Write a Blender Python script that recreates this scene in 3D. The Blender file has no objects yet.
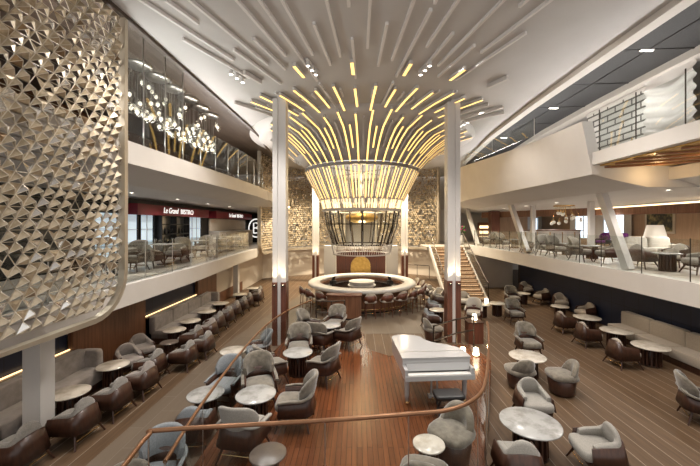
import bpy, bmesh, math, random
from mathutils import Vector, Matrix
R = random.Random(7)
PI = math.pi
sc = bpy.context.scene
COL = sc.collection
ZC, FOC, PX0, PY0 = 4.0, 335.0, 357.0, 225.0      # eye height, focal length in px, principal point
AX, AY = 0.25, 17.4                                # axis of the bar and of the chandelier above it
ZS = 0.35                                          # stage height
ZD = 2.6                                           # middle deck
ZU = 5.85                                          # upper deck

# ------------------------------------------------------------------ materials
MATS = {}
def mat(name, col, rough=.5, metal=0., **kw):
    m = bpy.data.materials.new(name); m.use_nodes = True
    b = m.node_tree.nodes['Principled BSDF']
    b.inputs['Base Color'].default_value = (*col, 1)
    b.inputs['Roughness'].default_value = rough
    b.inputs['Metallic'].default_value = metal
    for k, v in kw.items(): b.inputs[k].default_value = v
    MATS[name] = m
    return m
def nd(m, t, **kw):
    n = m.node_tree.nodes.new(t)
    for k, v in kw.items():
        if k in n.inputs: n.inputs[k].default_value = v
        else: setattr(n, k, v)
    return n
def lk(m, a, ao, b, bi): m.node_tree.links.new(a.outputs[ao], b.inputs[bi])
def coords(m, kind='Object', scale=(1, 1, 1), rot=(0, 0, 0)):
    c = nd(m, 'ShaderNodeTexCoord'); mp = nd(m, 'ShaderNodeMapping')
    mp.inputs['Scale'].default_value = scale; mp.inputs['Rotation'].default_value = rot
    lk(m, c, kind, mp, 'Vector'); return mp
def ramp(m, stops):
    r = nd(m, 'ShaderNodeValToRGB'); e = r.color_ramp.elements
    while len(e) < len(stops): e.new(.5)
    for k, (p, c) in enumerate(stops): e[k].position = p; e[k].color = (*c, 1)
    return r
def noisy(name, c1, c2, scale=8, rough=.6, stretch=(1, 1, 1), lo=.35, hi=.65, bump=0, metal=0., kind='Object', detail=4, **kw):
    m = mat(name, c1, rough, metal, **kw); b = m.node_tree.nodes['Principled BSDF']
    mp = coords(m, kind, stretch)
    n = nd(m, 'ShaderNodeTexNoise', Scale=scale, Detail=detail, Roughness=.6); lk(m, mp, 'Vector', n, 'Vector')
    r = ramp(m, [(lo, c1), (hi, c2)]); lk(m, n, 'Fac', r, 'Fac'); lk(m, r, 'Color', b, 'Base Color')
    if bump:
        bp = nd(m, 'ShaderNodeBump', Strength=bump, Distance=.01); lk(m, n, 'Fac', bp, 'Height'); lk(m, bp, 'Normal', b, 'Normal')
    return m
def wallcoords(m):
    c = nd(m, 'ShaderNodeTexCoord'); sp = nd(m, 'ShaderNodeSeparateXYZ'); cb = nd(m, 'ShaderNodeCombineXYZ')
    lk(m, c, 'Object', sp, 'Vector'); lk(m, sp, 'Y', cb, 'X'); lk(m, sp, 'Z', cb, 'Y'); return cb
def planks(name, c1, c2, line, row, width, mortar, rough, rot=PI/2, off=.5, grain=.5, spec=.5):
    m = mat(name, c1, rough); b = m.node_tree.nodes['Principled BSDF']
    b.inputs['Specular IOR Level'].default_value = spec
    mp = wallcoords(m) if rot is None else coords(m, 'Object', (1, 1, 1), (0, 0, rot))
    br = nd(m, 'ShaderNodeTexBrick', offset=off, offset_frequency=2, squash=1)
    br.inputs['Color1'].default_value = (*c1, 1); br.inputs['Color2'].default_value = (*c2, 1); br.inputs['Mortar'].default_value = (*line, 1)
    br.inputs['Scale'].default_value = 1; br.inputs['Mortar Size'].default_value = mortar; br.inputs['Mortar Smooth'].default_value = 0
    br.inputs['Bias'].default_value = 0; br.inputs['Brick Width'].default_value = width; br.inputs['Row Height'].default_value = row
    lk(m, mp, 'Vector', br, 'Vector')
    mp2 = coords(m, 'Object', (14, .9, 1))
    n = nd(m, 'ShaderNodeTexNoise', Scale=1.5, Detail=5); lk(m, mp2, 'Vector', n, 'Vector')
    r = ramp(m, [(.3, (1-grain*.5,)*3), (.7, (1+grain*.25,)*3)]); lk(m, n, 'Fac', r, 'Fac')
    mx = nd(m, 'ShaderNodeMixRGB', blend_type='MULTIPLY'); mx.inputs['Fac'].default_value = 1
    lk(m, br, 'Color', mx, 'Color1'); lk(m, r, 'Color', mx, 'Color2'); lk(m, mx, 'Color', b, 'Base Color')
    return m
def emit(name, col, st):
    m = mat(name, col, .5); b = m.node_tree.nodes['Principled BSDF']
    b.inputs['Emission Color'].default_value = (*col, 1); b.inputs['Emission Strength'].default_value = st
    return m
def glass(name, tint, refl=.9, rough=.0, ior=1.5):
    m = bpy.data.materials.new(name); m.use_nodes = True; nt = m.node_tree; nt.nodes.clear()
    o = nd(m, 'ShaderNodeOutputMaterial'); t = nd(m, 'ShaderNodeBsdfTransparent'); g = nd(m, 'ShaderNodeBsdfGlossy'); x = nd(m, 'ShaderNodeMixShader')
    f = nd(m, 'ShaderNodeFresnel', IOR=ior); t.inputs['Color'].default_value = (*tint, 1); g.inputs['Color'].default_value = (refl,)*3+(1,); g.inputs['Roughness'].default_value = rough
    gm = nd(m, 'ShaderNodeNewGeometry'); mm = nd(m, 'ShaderNodeMath', operation='MULTIPLY_ADD'); mm.inputs[1].default_value = 1/ior-ior; mm.inputs[2].default_value = ior
    lk(m, gm, 'Backfacing', mm, 0); lk(m, mm, 'Value', f, 'IOR')      # a thin pane reflects alike from both sides
    lk(m, f, 'Fac', x, 'Fac'); nt.links.new(t.outputs[0], x.inputs[1]); nt.links.new(g.outputs[0], x.inputs[2]); nt.links.new(x.outputs[0], o.inputs['Surface'])
    MATS[name] = m; return m

planks('floor_taupe', (.104, .062, .034), (.134, .083, .048), (.29, .235, .18), .30, 40, .008, .45, grain=.5, spec=.3)
planks('floor_stage', (.10, .033, .013), (.145, .049, .018), (.035, .011, .005), .085, 2.2, .003, .25, grain=.5, spec=.35)
planks('floor_walk', (.135, .102, .072), (.155, .118, .085), (.20, .165, .13), .6, 1.2, .005, .45, grain=.12, spec=.3)
planks('floor_deck', (.42, .37, .31), (.46, .41, .35), (.33, .29, .25), .6, .6, .006, .35, grain=.1)
planks('navy_panel', (.010, .015, .036), (.014, .02, .046), (.004, .005, .01), 1.0, .62, .008, .45, rot=None, off=0, grain=.1)
noisy('walnut', (.11, .046, .022), (.20, .088, .043), 2.2, .38, (9, 9, .5))
noisy('walnut_dark', (.034, .0145, .009), (.064, .027, .0155), 3, .32, (7, 7, .7))
noisy('walnut_red', (.09, .028, .015), (.15, .05, .026), 2.5, .35, (8, 8, .5))
noisy('wood_ceiling', (.065, .045, .032), (.10, .07, .05), 1.6, .45, (9, .5, 1))
noisy('wood_light', (.32, .20, .115), (.42, .27, .16), 2.2, .5, (9, 9, .5))
noisy('beam_wood', (.20, .075, .028), (.33, .14, .05), 2, .45, (.6, 8, 8))
noisy('velvet_grey', (.08, .064, .045), (.205, .176, .132), 9, .85, lo=.3, hi=.7, bump=.15, **{'Sheen Weight': .5})
noisy('velvet_plum', (.17, .145, .125), (.29, .25, .225), 5, .85, lo=.3, hi=.7, **{'Sheen Weight': .5})
noisy('fabric_grey', (.24, .222, .192), (.31, .287, .25), 60, .9, **{'Sheen Weight': .3})
noisy('fabric_beige', (.36, .31, .25), (.43, .37, .30), 50, .9, **{'Sheen Weight': .3})
noisy('fabric_cream', (.50, .46, .40), (.58, .53, .46), 40, .9)
noisy('fabric_bluegrey_cast', (.20, .212, .222), (.26, .272, .28), 50, .9)  # blue-grey fabric; also holds the blue cast of the stage glass
noisy('mesh_grey', (.20, .18, .15), (.28, .255, .22), 40, .8)
noisy('purple_fabric', (.12, .02, .14), (.17, .03, .19), 30, .9)
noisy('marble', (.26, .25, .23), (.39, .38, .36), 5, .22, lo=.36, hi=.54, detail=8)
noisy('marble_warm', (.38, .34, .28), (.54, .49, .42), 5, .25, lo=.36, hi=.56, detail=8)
noisy('stone_white', (.54, .515, .48), (.61, .585, .55), 3, .3)
noisy('plaster', (.60, .555, .505), (.63, .585, .535), 1.2, .6)
noisy('plaster_warm', (.58, .51, .43), (.62, .55, .465), 1.2, .6)
noisy('ceiling_white', (.50, .48, .46), (.53, .51, .49), .8, .6)
noisy('ceiling_dark', (.032, .031, .032), (.05, .049, .05), 40, .7)
noisy('champagne', (.40, .315, .205), (.60, .495, .35), 7, .36, metal=.3, lo=.4, hi=.6)
noisy('champagne_frame', (.50, .43, .33), (.56, .485, .375), 2, .38, metal=.6)
noisy('bronze_facet', (.22, .15, .09), (.34, .24, .14), 5, .3, metal=.8)
mat('lattice_edge', (.66, .58, .46), .35, .2)
mat('mirror_facet', (.82, .79, .74), .16, .8)
mat('white_metal', (.62, .59, .56), .45)
mat('slat_white', (.60, .56, .52), .45)
mat('relief_white', (.74, .71, .68), .45)
mat('slat_frame', (.27, .24, .215), .5)
mat('lacquer_white', (.40, .39, .38), .12, 0, **{'Coat Weight': .5})
mat('black', (.012, .011, .011), .4)
mat('black_gloss', (.012, .011, .012), .15)
mat('dark_bronze', (.055, .042, .032), .38, .7)
mat('brass', (.72, .50, .24), .25, 1.)
noisy('copper_rail', (.20, .095, .045), (.26, .13, .065), 4, .34, metal=.6)
noisy('gold_panel', (.50, .30, .07), (.66, .42, .12), 6, .35, metal=.5)
mat('red_sign', (.16, .012, .02), .45)
mat('letter_white', (.85, .83, .8), .5, 0, **{'Emission Color': (1, .97, .92, 1), 'Emission Strength': .8})  # glow added to the white so the lettering stays legible
mat('steel', (.6, .58, .55), .28, 1.)
mat('shade_white', (.72, .68, .61), .8, 0, **{'Emission Color': (1, .9, .74, 1), 'Emission Strength': .15})
emit('glow_warm', (1., .62, .18), 1.8)
emit('glow_pale', (1., .78, .42), 1.2)
emit('glow_step', (1., .70, .34), .35)
emit('glow_bulb', (1., .92, .8), 1.3)
emit('glow_lamp', (1., .86, .62), 6.0)
emit('glow_spot', (1., .93, .82), 9.0)
emit('glow_line', (1., .66, .32), 2.2)
emit('glow_cove', (1., .76, .45), 2.2)
emit('window_sky', (.72, .86, 1.), 1.5)
emit('glass_blue', (.60, .74, .86), .42)
glass('glass_clear', (.93, .95, .94), .9)
glass('glass_rail', (.90, .925, .92), .9)
glass('globe_glass', (.88, .87, .84), 1., .0, 1.7)
# painting: dark landscape
m = noisy('picture_art', (.02, .02, .012), (.35, .27, .10), 3.2, .5, lo=.45, hi=.72)
# screen wall of pale bricks
m = mat('brick_screen', (.6, .6, .58), .4); b = m.node_tree.nodes['Principled BSDF']
mp = wallcoords(m)
br = nd(m, 'ShaderNodeTexBrick'); lk(m, mp, 'Vector', br, 'Vector'); lk(m, br, 'Color', b, 'Base Color')
br.inputs['Color1'].default_value = (.62, .61, .58, 1); br.inputs['Color2'].default_value = (.72, .70, .67, 1); br.inputs['Mortar'].default_value = (.10, .095, .085, 1)
br.inputs['Scale'].default_value = 1; br.inputs['Mortar Size'].default_value = .03; br.inputs['Brick Width'].default_value = .7; br.inputs['Row Height'].default_value = .21

# ------------------------------------------------------------------ mesh builder
class MB:
    def __init__(s): s.v = []; s.f = []; s.mi = []; s.cur = 0; s.smooth = []
    def add(s, vs, fs, sm=False):
        o = len(s.v); s.v += [tuple(p) for p in vs]
        for f in fs: s.f.append(tuple(i+o for i in f)); s.mi.append(s.cur); s.smooth.append(sm)
        return s
    def box(s, c, d, rz=0, rx=0, ry=0):
        M = Matrix.Rotation(rz, 3, 'Z') @ Matrix.Rotation(ry, 3, 'Y') @ Matrix.Rotation(rx, 3, 'X')
        vs = [Vector(c) + M @ Vector((d[0]/2*a, d[1]/2*b, d[2]/2*e)) for e in (-1, 1) for b in (-1, 1) for a in (-1, 1)]
        return s.add(vs, [(0, 2, 3, 1), (4, 5, 7, 6), (0, 1, 5, 4), (1, 3, 7, 5), (3, 2, 6, 7), (2, 0, 4, 6)])
    def bar(s, p, q, w, h, up=(0, 0, 1)):
        p, q = Vector(p), Vector(q); d = (q-p).normalized(); u = Vector(up)
        x = d.cross(u).normalized(); y = x.cross(d).normalized()
        vs = [e + x*(a*w/2) + y*(b*h/2) for e in (p, q) for (a, b) in ((-1, -1), (1, -1), (1, 1), (-1, 1))]
        return s.add(vs, [(3, 2, 1, 0), (4, 5, 6, 7), (0, 1, 5, 4), (1, 2, 6, 5), (2, 3, 7, 6), (3, 0, 4, 7)])
    def tube(s, pts, r, n=8, cap=True, closed=False):
        pts = [Vector(p) for p in pts]; rs = r if isinstance(r, (list, tuple)) else [r]*len(pts); rings = []; x = None; L = len(pts)
        for i, p in enumerate(pts):
            if closed: d = (pts[(i+1) % L]-pts[i-1]).normalized()
            else: d = (pts[min(i+1, L-1)]-pts[max(i-1, 0)]).normalized()
            if x is None: x = d.orthogonal().normalized()
            x = (x - d*x.dot(d)).normalized(); y = d.cross(x)
            rings.append([p + (x*math.cos(2*PI*k/n)+y*math.sin(2*PI*k/n))*rs[i] for k in range(n)])
        vs = [v for g in rings for v in g]; fs = []
        for i in range(L if closed else L-1):
            j = (i+1) % L
            for k in range(n): fs.append((i*n+k, i*n+(k+1) % n, j*n+(k+1) % n, j*n+k))
        s.add(vs, fs, True)
        if cap and not closed:
            s.add(rings[0], [tuple(range(n))[::-1]]); s.add(rings[-1], [tuple(range(n))])
        return s
    def lathe(s, prof, n=32, c=(0, 0, 0), a0=0, a1=2*PI, sm=True, closed=False):
        full = abs(a1-a0-2*PI) < 1e-6; m = n if full else n+1; vs = []; fs = []
        for k in range(m):
            a = a0+(a1-a0)*k/n
            for (r, z) in prof: vs.append((c[0]+r*math.cos(a), c[1]+r*math.sin(a), c[2]+z))
        P = len(prof)
        for k in range(n):
            k2 = (k+1) % m
            for i in range(P if closed else P-1):
                i2 = (i+1) % P
                fs.append((k*P+i, k2*P+i, k2*P+i2, k*P+i2))
        if not full and closed: fs += [tuple(range(P)), tuple(((m-1)*P+i) for i in range(P))[::-1]]
        return s.add(vs, fs, sm)
    def prism(s, poly, z0, z1):
        n = len(poly); vs = [(x, y, z0) for x, y in poly]+[(x, y, z1) for x, y in poly]
        fs = [tuple(range(n))[::-1], tuple(range(n, 2*n))]+[(i, (i+1) % n, n+(i+1) % n, n+i) for i in range(n)]
        return s.add(vs, fs)
    def strip(s, rows, th=0, sm=False):                # rows of equal length of 3D points
        n = len(rows[0]); vs = [p for r in rows for p in r]
        fs = [(i*n+k, i*n+k+1, (i+1)*n+k+1, (i+1)*n+k) for i in range(len(rows)-1) for k in range(n-1)]
        return s.add(vs, fs, sm)
    def wallpath(s, path, z0, z1, th, out=1, lean=0):   # solid wall along a plan path; lean = shift of top across
        P = [Vector((x, y, 0)) for x, y in path]; N = []
        for i in range(len(P)):
            d = (P[min(i+1, len(P)-1)]-P[max(i-1, 0)]).normalized(); N.append(Vector((d.y, -d.x, 0))*out)
        ze = z1 if isinstance(z1, (list, tuple)) else [z1]*len(P)
        zb = z0 if isinstance(z0, (list, tuple)) else [z0]*len(P)
        rows = []
        for i, p in enumerate(P):
            a = p+Vector((0, 0, zb[i])); b_ = p+N[i]*lean+Vector((0, 0, ze[i]))
            rows.append([a, b_, b_+N[i]*th, a+N[i]*th, a])
        s.strip(rows); s.add(rows[0][:4], [(0, 1, 2, 3)]); s.add(rows[-1][:4], [(3, 2, 1, 0)]); return s
    def soft(s, c, d, e=.35, n=20, m=10, rz=0, rx=0):   # superellipsoid cushion
        M = Matrix.Rotation(rz, 3, 'Z') @ Matrix.Rotation(rx, 3, 'X')
        pw = lambda v: math.copysign(abs(v)**e, v); vs = []; fs = []
        for i in range(m+1):
            ph = -PI/2+PI*i/m
            for k in range(n):
                th = 2*PI*k/n
                vs.append(Vector(c)+M @ Vector((d[0]/2*pw(math.cos(ph))*pw(math.cos(th)), d[1]/2*pw(math.cos(ph))*pw(math.sin(th)), d[2]/2*pw(math.sin(ph)))))
        for i in range(m):
            for k in range(n): fs.append((i*n+k, i*n+(k+1) % n, (i+1)*n+(k+1) % n, (i+1)*n+k))
        return s.add(vs, fs, True)
    def band(s, path, zb, zt, th, lean=0, rnd=.5, sm=True):  # curved upright pad: path (x,y), outward to the right-hand side
        P = [Vector((x, y, 0)) for x, y in path]; L = len(P); rows = []
        sec = [(-.5, .06), (-.5, .5), (-.5, .9), (-.3, .98), (0, 1), (.3, .98), (.5, .9), (.5, .5), (.5, .06), (.25, 0), (-.25, 0)] if rnd else [(-.5, 0), (-.5, 1), (.5, 1), (.5, 0)]
        for i in range(L):
            d = (P[min(i+1, L-1)]-P[max(i-1, 0)]).normalized(); nrm = Vector((d.y, -d.x, 0))
            h = zt[i]-zb[i]
            rows.append([P[i]+nrm*(o*th+lean*(z*h+zb[i]-min(zb)))+Vector((0, 0, zb[i]+z*h)) for (o, z) in sec])
        n = len(sec); vs = [p for r in rows for p in r]
        fs = [(i*n+k, i*n+(k+1) % n, (i+1)*n+(k+1) % n, (i+1)*n+k) for i in range(L-1) for k in range(n)]
        s.add(vs, fs, sm); s.add(rows[0], [tuple(range(n))]); s.add(rows[-1], [tuple(range(n))[::-1]]); return s
    def mesh(s, name, mats):
        me = bpy.data.meshes.new(name); me.from_pydata([tuple(v) for v in s.v], [], s.f)
        for x in (mats if isinstance(mats, (list, tuple)) else [mats]): me.materials.append(MATS[x])
        me.polygons.foreach_set('material_index', s.mi); me.polygons.foreach_set('use_smooth', s.smooth)
        bm = bmesh.new(); bm.from_mesh(me); bmesh.ops.recalc_face_normals(bm, faces=bm.faces); bm.to_mesh(me); bm.free()
        me.update(); return me
    def build(s, name, mats, parent=None):
        o = bpy.data.objects.new(name, s.mesh(name, mats)); COL.objects.link(o)
        if parent: o.parent = parent
        return o
def tag(o, label=None, cat=None, group=None, kind=None):
    if label: o['label'] = label
    if cat: o['category'] = cat
    if group: o['group'] = group
    if kind: o['kind'] = kind
    return o
def thing(name, label, cat, loc=(0, 0, 0), rz=0, group=None):
    o = bpy.data.objects.new(name, None); COL.objects.link(o); o.location = loc; o.rotation_euler = (0, 0, rz); o.empty_display_size = .1
    return tag(o, label, cat, group)
def dup(src, loc, rz, label=None, group=None, cat=None):
    r = src.copy(); COL.objects.link(r); r.location = loc; r.rotation_euler = (0, 0, rz)
    if 'label' in r: r['label'] = label
    if group: r['group'] = group
    for ch in list(src.children):
        c = ch.copy(); COL.objects.link(c); c.parent = r
        for g in list(ch.children):
            e = g.copy(); COL.objects.link(e); e.parent = c
    return r
class Stock:                                       # first use moves the model itself, later uses copy it
    def __init__(s, maker): s.maker = maker; s.src = None
    def put(s, loc, rz, label, group=None):
        if s.src is None:
            s.src = s.maker(); o = s.src; o.location = loc; o.rotation_euler = (0, 0, rz); o['label'] = label
            if group: o['group'] = group
            return o
        o = dup(s.src, loc, rz, label, group)
        if not group and 'group' in o: del o['group']
        return o
def struct(o, label=None): o['kind'] = 'structure'; return o
def S(name, mb, m): return struct(mb.build(name, m))
def at(px, py, z):                                 # point at height z seen at this place of the 700x466 photo
    Y = FOC*(ZC-z)/(py-PY0); return ((px-PX0)*Y/FOC, Y)
def face(p, q): return math.atan2(q[0]-p[0], -(q[1]-p[1]))
def smoothpath(pts, n=6):
    P = [Vector(p) for p in pts]; out = []
    for i in range(len(P)-1):
        a, b, c, d = P[max(i-1, 0)], P[i], P[i+1], P[min(i+2, len(P)-1)]
        for k in range(n):
            t = k/n; out.append(.5*((2*b)+(-a+c)*t+(2*a-5*b+4*c-d)*t*t+(-a+3*b-3*c+d)*t**3))
    out.append(P[-1]); return out

# ------------------------------------------------------------------ camera
cam = bpy.data.cameras.new('camera'); co = bpy.data.objects.new('camera', cam); COL.objects.link(co)
co.location = (0, 0, ZC); co.rotation_euler = (PI/2, 0, 0); cam.sensor_width = 36; cam.lens = FOC/700*36
cam.shift_x = -7/700; cam.shift_y = -8/700; cam.clip_start = .05; sc.camera = co

# ------------------------------------------------------------------ floors
S('floor', MB().box((1, 16, -.05), (34, 34, .1)), 'floor_taupe')
walk = [(-4.5, 2.2), (-4.5, 9), (-4.35, 12), (-3.6, 17), (-3.05, 20), (-1.2, 22.5), (1.8, 22.5), (3.4, 20), (3.6, 16), (3.0, 13.5), (2.6, 12.3), (-1.9, 12.3), (-2.5, 11), (-2.52, 2.2)]
S('trim_1', MB().prism(walk, 0, .006), 'floor_walk')
stage = [(-2.45, 2.2), (-2.5, 9.0), (-2.32, 10.3), (-2.2, 10.95), (-2.2, 11.7), (-1.7, 12.0), (0.0, 12.1), (0.2, 11.3), (0.34, 9.8), (0.9, 9.35), (2.0, 9.6), (2.5, 10.2), (3.5, 10.2), (3.6, 9.0), (2.85, 7.2), (2.05, 5.4), (1.7, 4.2), (1.5, 2.2)]
S('floor_stage', MB().prism(stage, 0, ZS), 'floor_stage')

# ------------------------------------------------------------------ balconies of the middle and upper decks
left_mid = [(-5.45, 2.0), (-5.45, 8), (-5.45, 11), (-5.6, 13.5), (-5.8, 16), (-5.95, 18.5), (-6.0, 20.2)]
left_up = [(-5.15, 2.0), (-5.0, 7), (-4.9, 10), (-4.75, 13), (-4.7, 16), (-4.9, 18.5)]
right_mid = [(7.9, 2.0), (7.9, 8), (7.9, 14), (7.85, 19), (7.6, 23), (7.3, 27)]
S('wall_left_balcony', MB().wallpath(left_mid, 2.08, ZD-.02, .35, -1), 'plaster')
S('wall_right_balcony', MB().wallpath(right_mid, 2.08, ZD+.04, .35, 1), 'plaster')
S('floor_left_deck', MB().prism([(-5.7, 2.0), (-5.7, 11), (-5.85, 13.5), (-6.05, 16), (-6.25, 20.2), (-6.4, 30), (-14, 30), (-14, 2)], 2.15, ZD-.02), 'floor_deck')
S('floor_right_deck', MB().prism([(8.1, 2.0), (8.1, 14), (8.05, 19), (7.8, 23), (7.4, 30), (18, 30), (18, 2)], 2.15, ZD), 'floor_deck')
S('wall_left_parapet', MB().wallpath(left_up, 5.35, 5.85, .3, -1, .02), 'plaster')
rows = [[(x, y, 5.35), (x-1.1, y, 5.06), (-14, y, 5.06)] for x, y in left_up]+[[(-5.6, 30, 5.35), (-6.7, 30, 5.06), (-14, 30, 5.06)]]
S('ceiling_left_deck', MB().strip(rows), 'ceiling_white')
S('floor_left_upper', MB().prism([(-5.3, 2.0), (-5.15, 10), (-4.95, 13), (-4.9, 18.5), (-6, 30), (-14, 30), (-14, 2)], 5.4, ZU), 'floor_deck')
# right upper: near part with a low fascia and glass, far part with a tall white parapet leaning in
S('wall_right_fascia', MB().wallpath([(6.5, 2), (6.5, 9.25)], 5.66, 6.0, .3, 1), 'plaster')
S('wall_right_parapet', MB().wallpath([(6.5, 9.25), (6.45, 12), (6.2, 15), (5.95, 18), (6.3, 21.5), (7.3, 24.5)], [5.4, 5.4, 5.38, 5.36, 5.36, 5.36], [6.86, 6.9, 7.0, 7.15, 7.2, 7.2], .3, 1, -.3), 'plaster')
rr = [(6.5, 9.25), (6.45, 12), (6.2, 15), (5.95, 18), (6.3, 21.5), (7.3, 24.5), (7.5, 30)]
S('ceiling_right_deck', MB().strip([[(x, y, 5.38), (x+1.5, y, 5.05), (18, y, 5.02)] for x, y in rr]), 'ceiling_white')
S('floor_right_upper', MB().prism([(6.75, 2.0), (6.75, 9.2), (6.7, 12), (6.45, 15), (6.25, 18), (6.6, 21.5), (7.6, 24.5), (8, 30), (18, 30), (18, 2)], 5.72, 6.0), 'floor_deck')
S('ceiling_right_deck_front', MB().strip([[(8.75, 2, 5.3), (9.5, 2, 5.05), (18, 2, 5.02)], [(8.75, 9.25, 5.3), (9.5, 9.25, 5.05), (18, 9.25, 5.02)]]), 'ceiling_white')
S('trim_2', MB().bar((8.72, 9.3, 5.42), (8.72, 2, 5.42), .14, .34), 'plaster')
S('wall_right_parapet_end', MB().add([(6.55, 9.3, 5.4), (7.95, 9.3, 5.05), (9.5, 9.3, 5.05), (9.5, 9.3, 5.75), (6.55, 9.3, 5.75)], [(0, 1, 2, 3, 4)]), 'plaster')

# ------------------------------------------------------------------ main ceiling with radial relief slats
edge_l = [(-4.75, 1), (-4.7, 8), (-4.65, 12), (-4.6, 16), (-5.2, 21), (-6.5, 30)]
edge_r = [(6.0, 1), (6.05, 8), (6.1, 12), (6.3, 16), (6.9, 21), (8.0, 30)]
def edge_x(edge, y):
    for a, b_ in zip(edge, edge[1:]):
        if a[1] <= y <= b_[1]: return a[0]+(b_[0]-a[0])*(y-a[1])/(b_[1]-a[1])
    return edge[-1][0]
cl = []
for k in range(145):
    a = 2*PI*k/144; u = (math.cos(a), math.sin(a)); R_ = 5.6
    R_ = 2.0
    while True:
        x, y = AX+u[0]*R_, AY+u[1]*R_
        if y < 1.02 or y > 29.9 or x < edge_x(edge_l, y) or x > edge_x(edge_r, y) or R_ > 20: break
        R_ += .03
    cl.append([(AX+u[0]*r, AY+u[1]*r, 8.3) for r in [min(5.55, R_)+max(0, R_-5.55)*(j/14)**1.2 for j in range(15)]])
S('ceiling', MB().strip(cl, sm=True), 'ceiling_white')
S('trim_3', MB().wallpath(edge_r, 8.16, 8.5, .28, 1), 'plaster')
S('trim_4', MB().wallpath(edge_l, 8.22, 8.55, .12, -1), 'wood_ceiling')
# dark panelled ceiling over the right balcony, with joints
S('ceiling_right', MB().strip([[(x+.25, y, 8.42), (x+2.5, y, 8.5)] for x, y in edge_r]), 'ceiling_dark')
jt = MB()
for y in (4.3, 6.4, 8.5, 10.6, 12.7, 14.8, 17): jt.bar((6.3, y, 8.425), (8.7, y, 8.49), .04, .02)
jt.bar((7.35, 2, 8.452), (7.5, 17, 8.452), .03, .02)
S('trim_5', jt, 'black')
S('trim_6', MB().wallpath([(x+2.5, y) for x, y in edge_r], 8.3, 8.6, .4, 1), 'plaster')
S('ceiling_right_upper', MB().strip([[(x+2.8, y, 8.55), (18, y, 8.55)] for x, y in edge_r]), 'ceiling_white')
S('ceiling_left_upper', MB().strip([[(x-.1, y, 8.5), (-14, y, 8.5)] for x, y in edge_l]), 'wood_ceiling')
sl = MB(); NM = 84
def radial(mb, k, n, r0, r1, z0, z1, w, h, off=0):
    a = 2*PI*(k+off)/n; u = (math.cos(a), math.sin(a))
    mb.bar((AX+u[0]*r0, AY+u[1]*r0, z0), (AX+u[0]*r1, AY+u[1]*r1, z1), w, h)
def inside(k, n, off, r):
    a = 2*PI*(k+off)/n; x, y = AX+r*math.cos(a), AY+r*math.sin(a)
    return 3.2 < y < 19.5 and -4.2 < x < 4.3
for k in range(NM*2):
    for (r0, r1, st, off) in ((9.1, 11.9, 0, 0), (8.1, 10.3, 1, 0), (13.2, 14.6, 1, 0), (5.9, 6.9, 1, 0), (11.3, 12.2, 1, 0)):
        if k % 2 != st: continue
        r0j = r0+.45*math.sin(k*1.7); r1j = r1+.55*math.sin(k*2.3)
        if inside(k, NM*2, off, r0j) and inside(k, NM*2, off, r1j): radial(sl, k, NM*2, r0j, r1j, 8.27, 8.27, .06, .08)
S('trim_7', sl, 'relief_white')

# ------------------------------------------------------------------ outer walls
# left wall of the lower deck: navy niches between walnut panels
XL = -7.1
S('wall_left', MB().box((XL-.6, 16, 1.05), (.2, 30, 2.1)), 'plaster_warm')
def wallseg(name, x, y0, y1, z0, z1, m, th=.12): return S(name, MB().box((x, (y0+y1)/2, (z0+z1)/2), (th, y1-y0, z1-z0)), m)
wallseg('wall_left_navy', XL-.15, 2, 8.3, 0, 2.1, 'navy_panel'); wallseg('wall_left_walnut', XL, 8.3, 11.15, 0, 2.12, 'walnut')
wallseg('wall_left_navy', XL-.15, 11.15, 14.85, 0, 2.1, 'navy_panel'); wallseg('wall_left_walnut', XL, 14.85, 16.8, 0, 2.12, 'walnut')
wallseg('wall_left_beige', XL, 16.8, 20.6, 0.55, 2.1, 'plaster_warm'); wallseg('wall_left_walnut', XL, 16.8, 20.6, 0, .55, 'walnut'); wallseg('wall_left_beige', XL, 20.6, 30, 0, 2.1, 'plaster_warm')
for y0, y1 in ((2, 8.3), (11.15, 14.85)):
    wallseg('trim_8', XL+.02, y0, y1, .86, .90, 'walnut_dark', .2)
    wallseg('trim_8', XL-.02, y0, y1, .905, .925, 'glow_line', .03)
# right wall of the lower deck
XR = 9.95
wallseg('wall_right', XR, 2, 20.3, 0, 2.2, 'navy_panel')
S('wall_right_beige', MB().wallpath([(XR, 21.6), (8.6, 21.6), (7.35, 21.6), (6.95, 22.4), (6.9, 27)], 0, 2.1, .2, -1), 'plaster_warm')
wallseg('wall_right_recess', XR+.6, 20.2, 21.8, 0, 2.2, 'walnut_dark')
# far walls
back = [(-7.6, 24.5), (-6.3, 25.6), (-4.2, 27.0), (-2, 28.0), (.3, 28.3), (2.6, 28.0), (4.6, 27.2), (6.2, 26), (7.6, 25.4)]
bp_ = smoothpath([(x, y, 0) for x, y in back], 5)
S('wall_back', MB().wallpath([(p.x, p.y) for p in bp_], 0, 2.05, .3, -1), 'plaster_warm')
S('trim_9', MB().wallpath([(p.x, p.y-.12) for p in bp_], 2.0, 2.28, .4, -1), 'plaster')
S('wall_back_upper', MB().box((1, 30.2, 4.6), (34, .2, 9.2)), 'plaster')
S('wall_back_left', MB().box((-14.05, 16, 5.3), (.1, 30, 6.8)), 'walnut'); 
S('wall_right_lounge', MB().box((16.05, 16, 3.85), (.1, 30, 2.5)), 'wood_light')
S('wall_right_upper', MB().box((15, 16, 7.3), (.1, 30, 2.6)), 'plaster')
S('wall_left_upper', MB().box((-11, 16, 7.2), (.1, 30, 2.7)), 'walnut')

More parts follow.
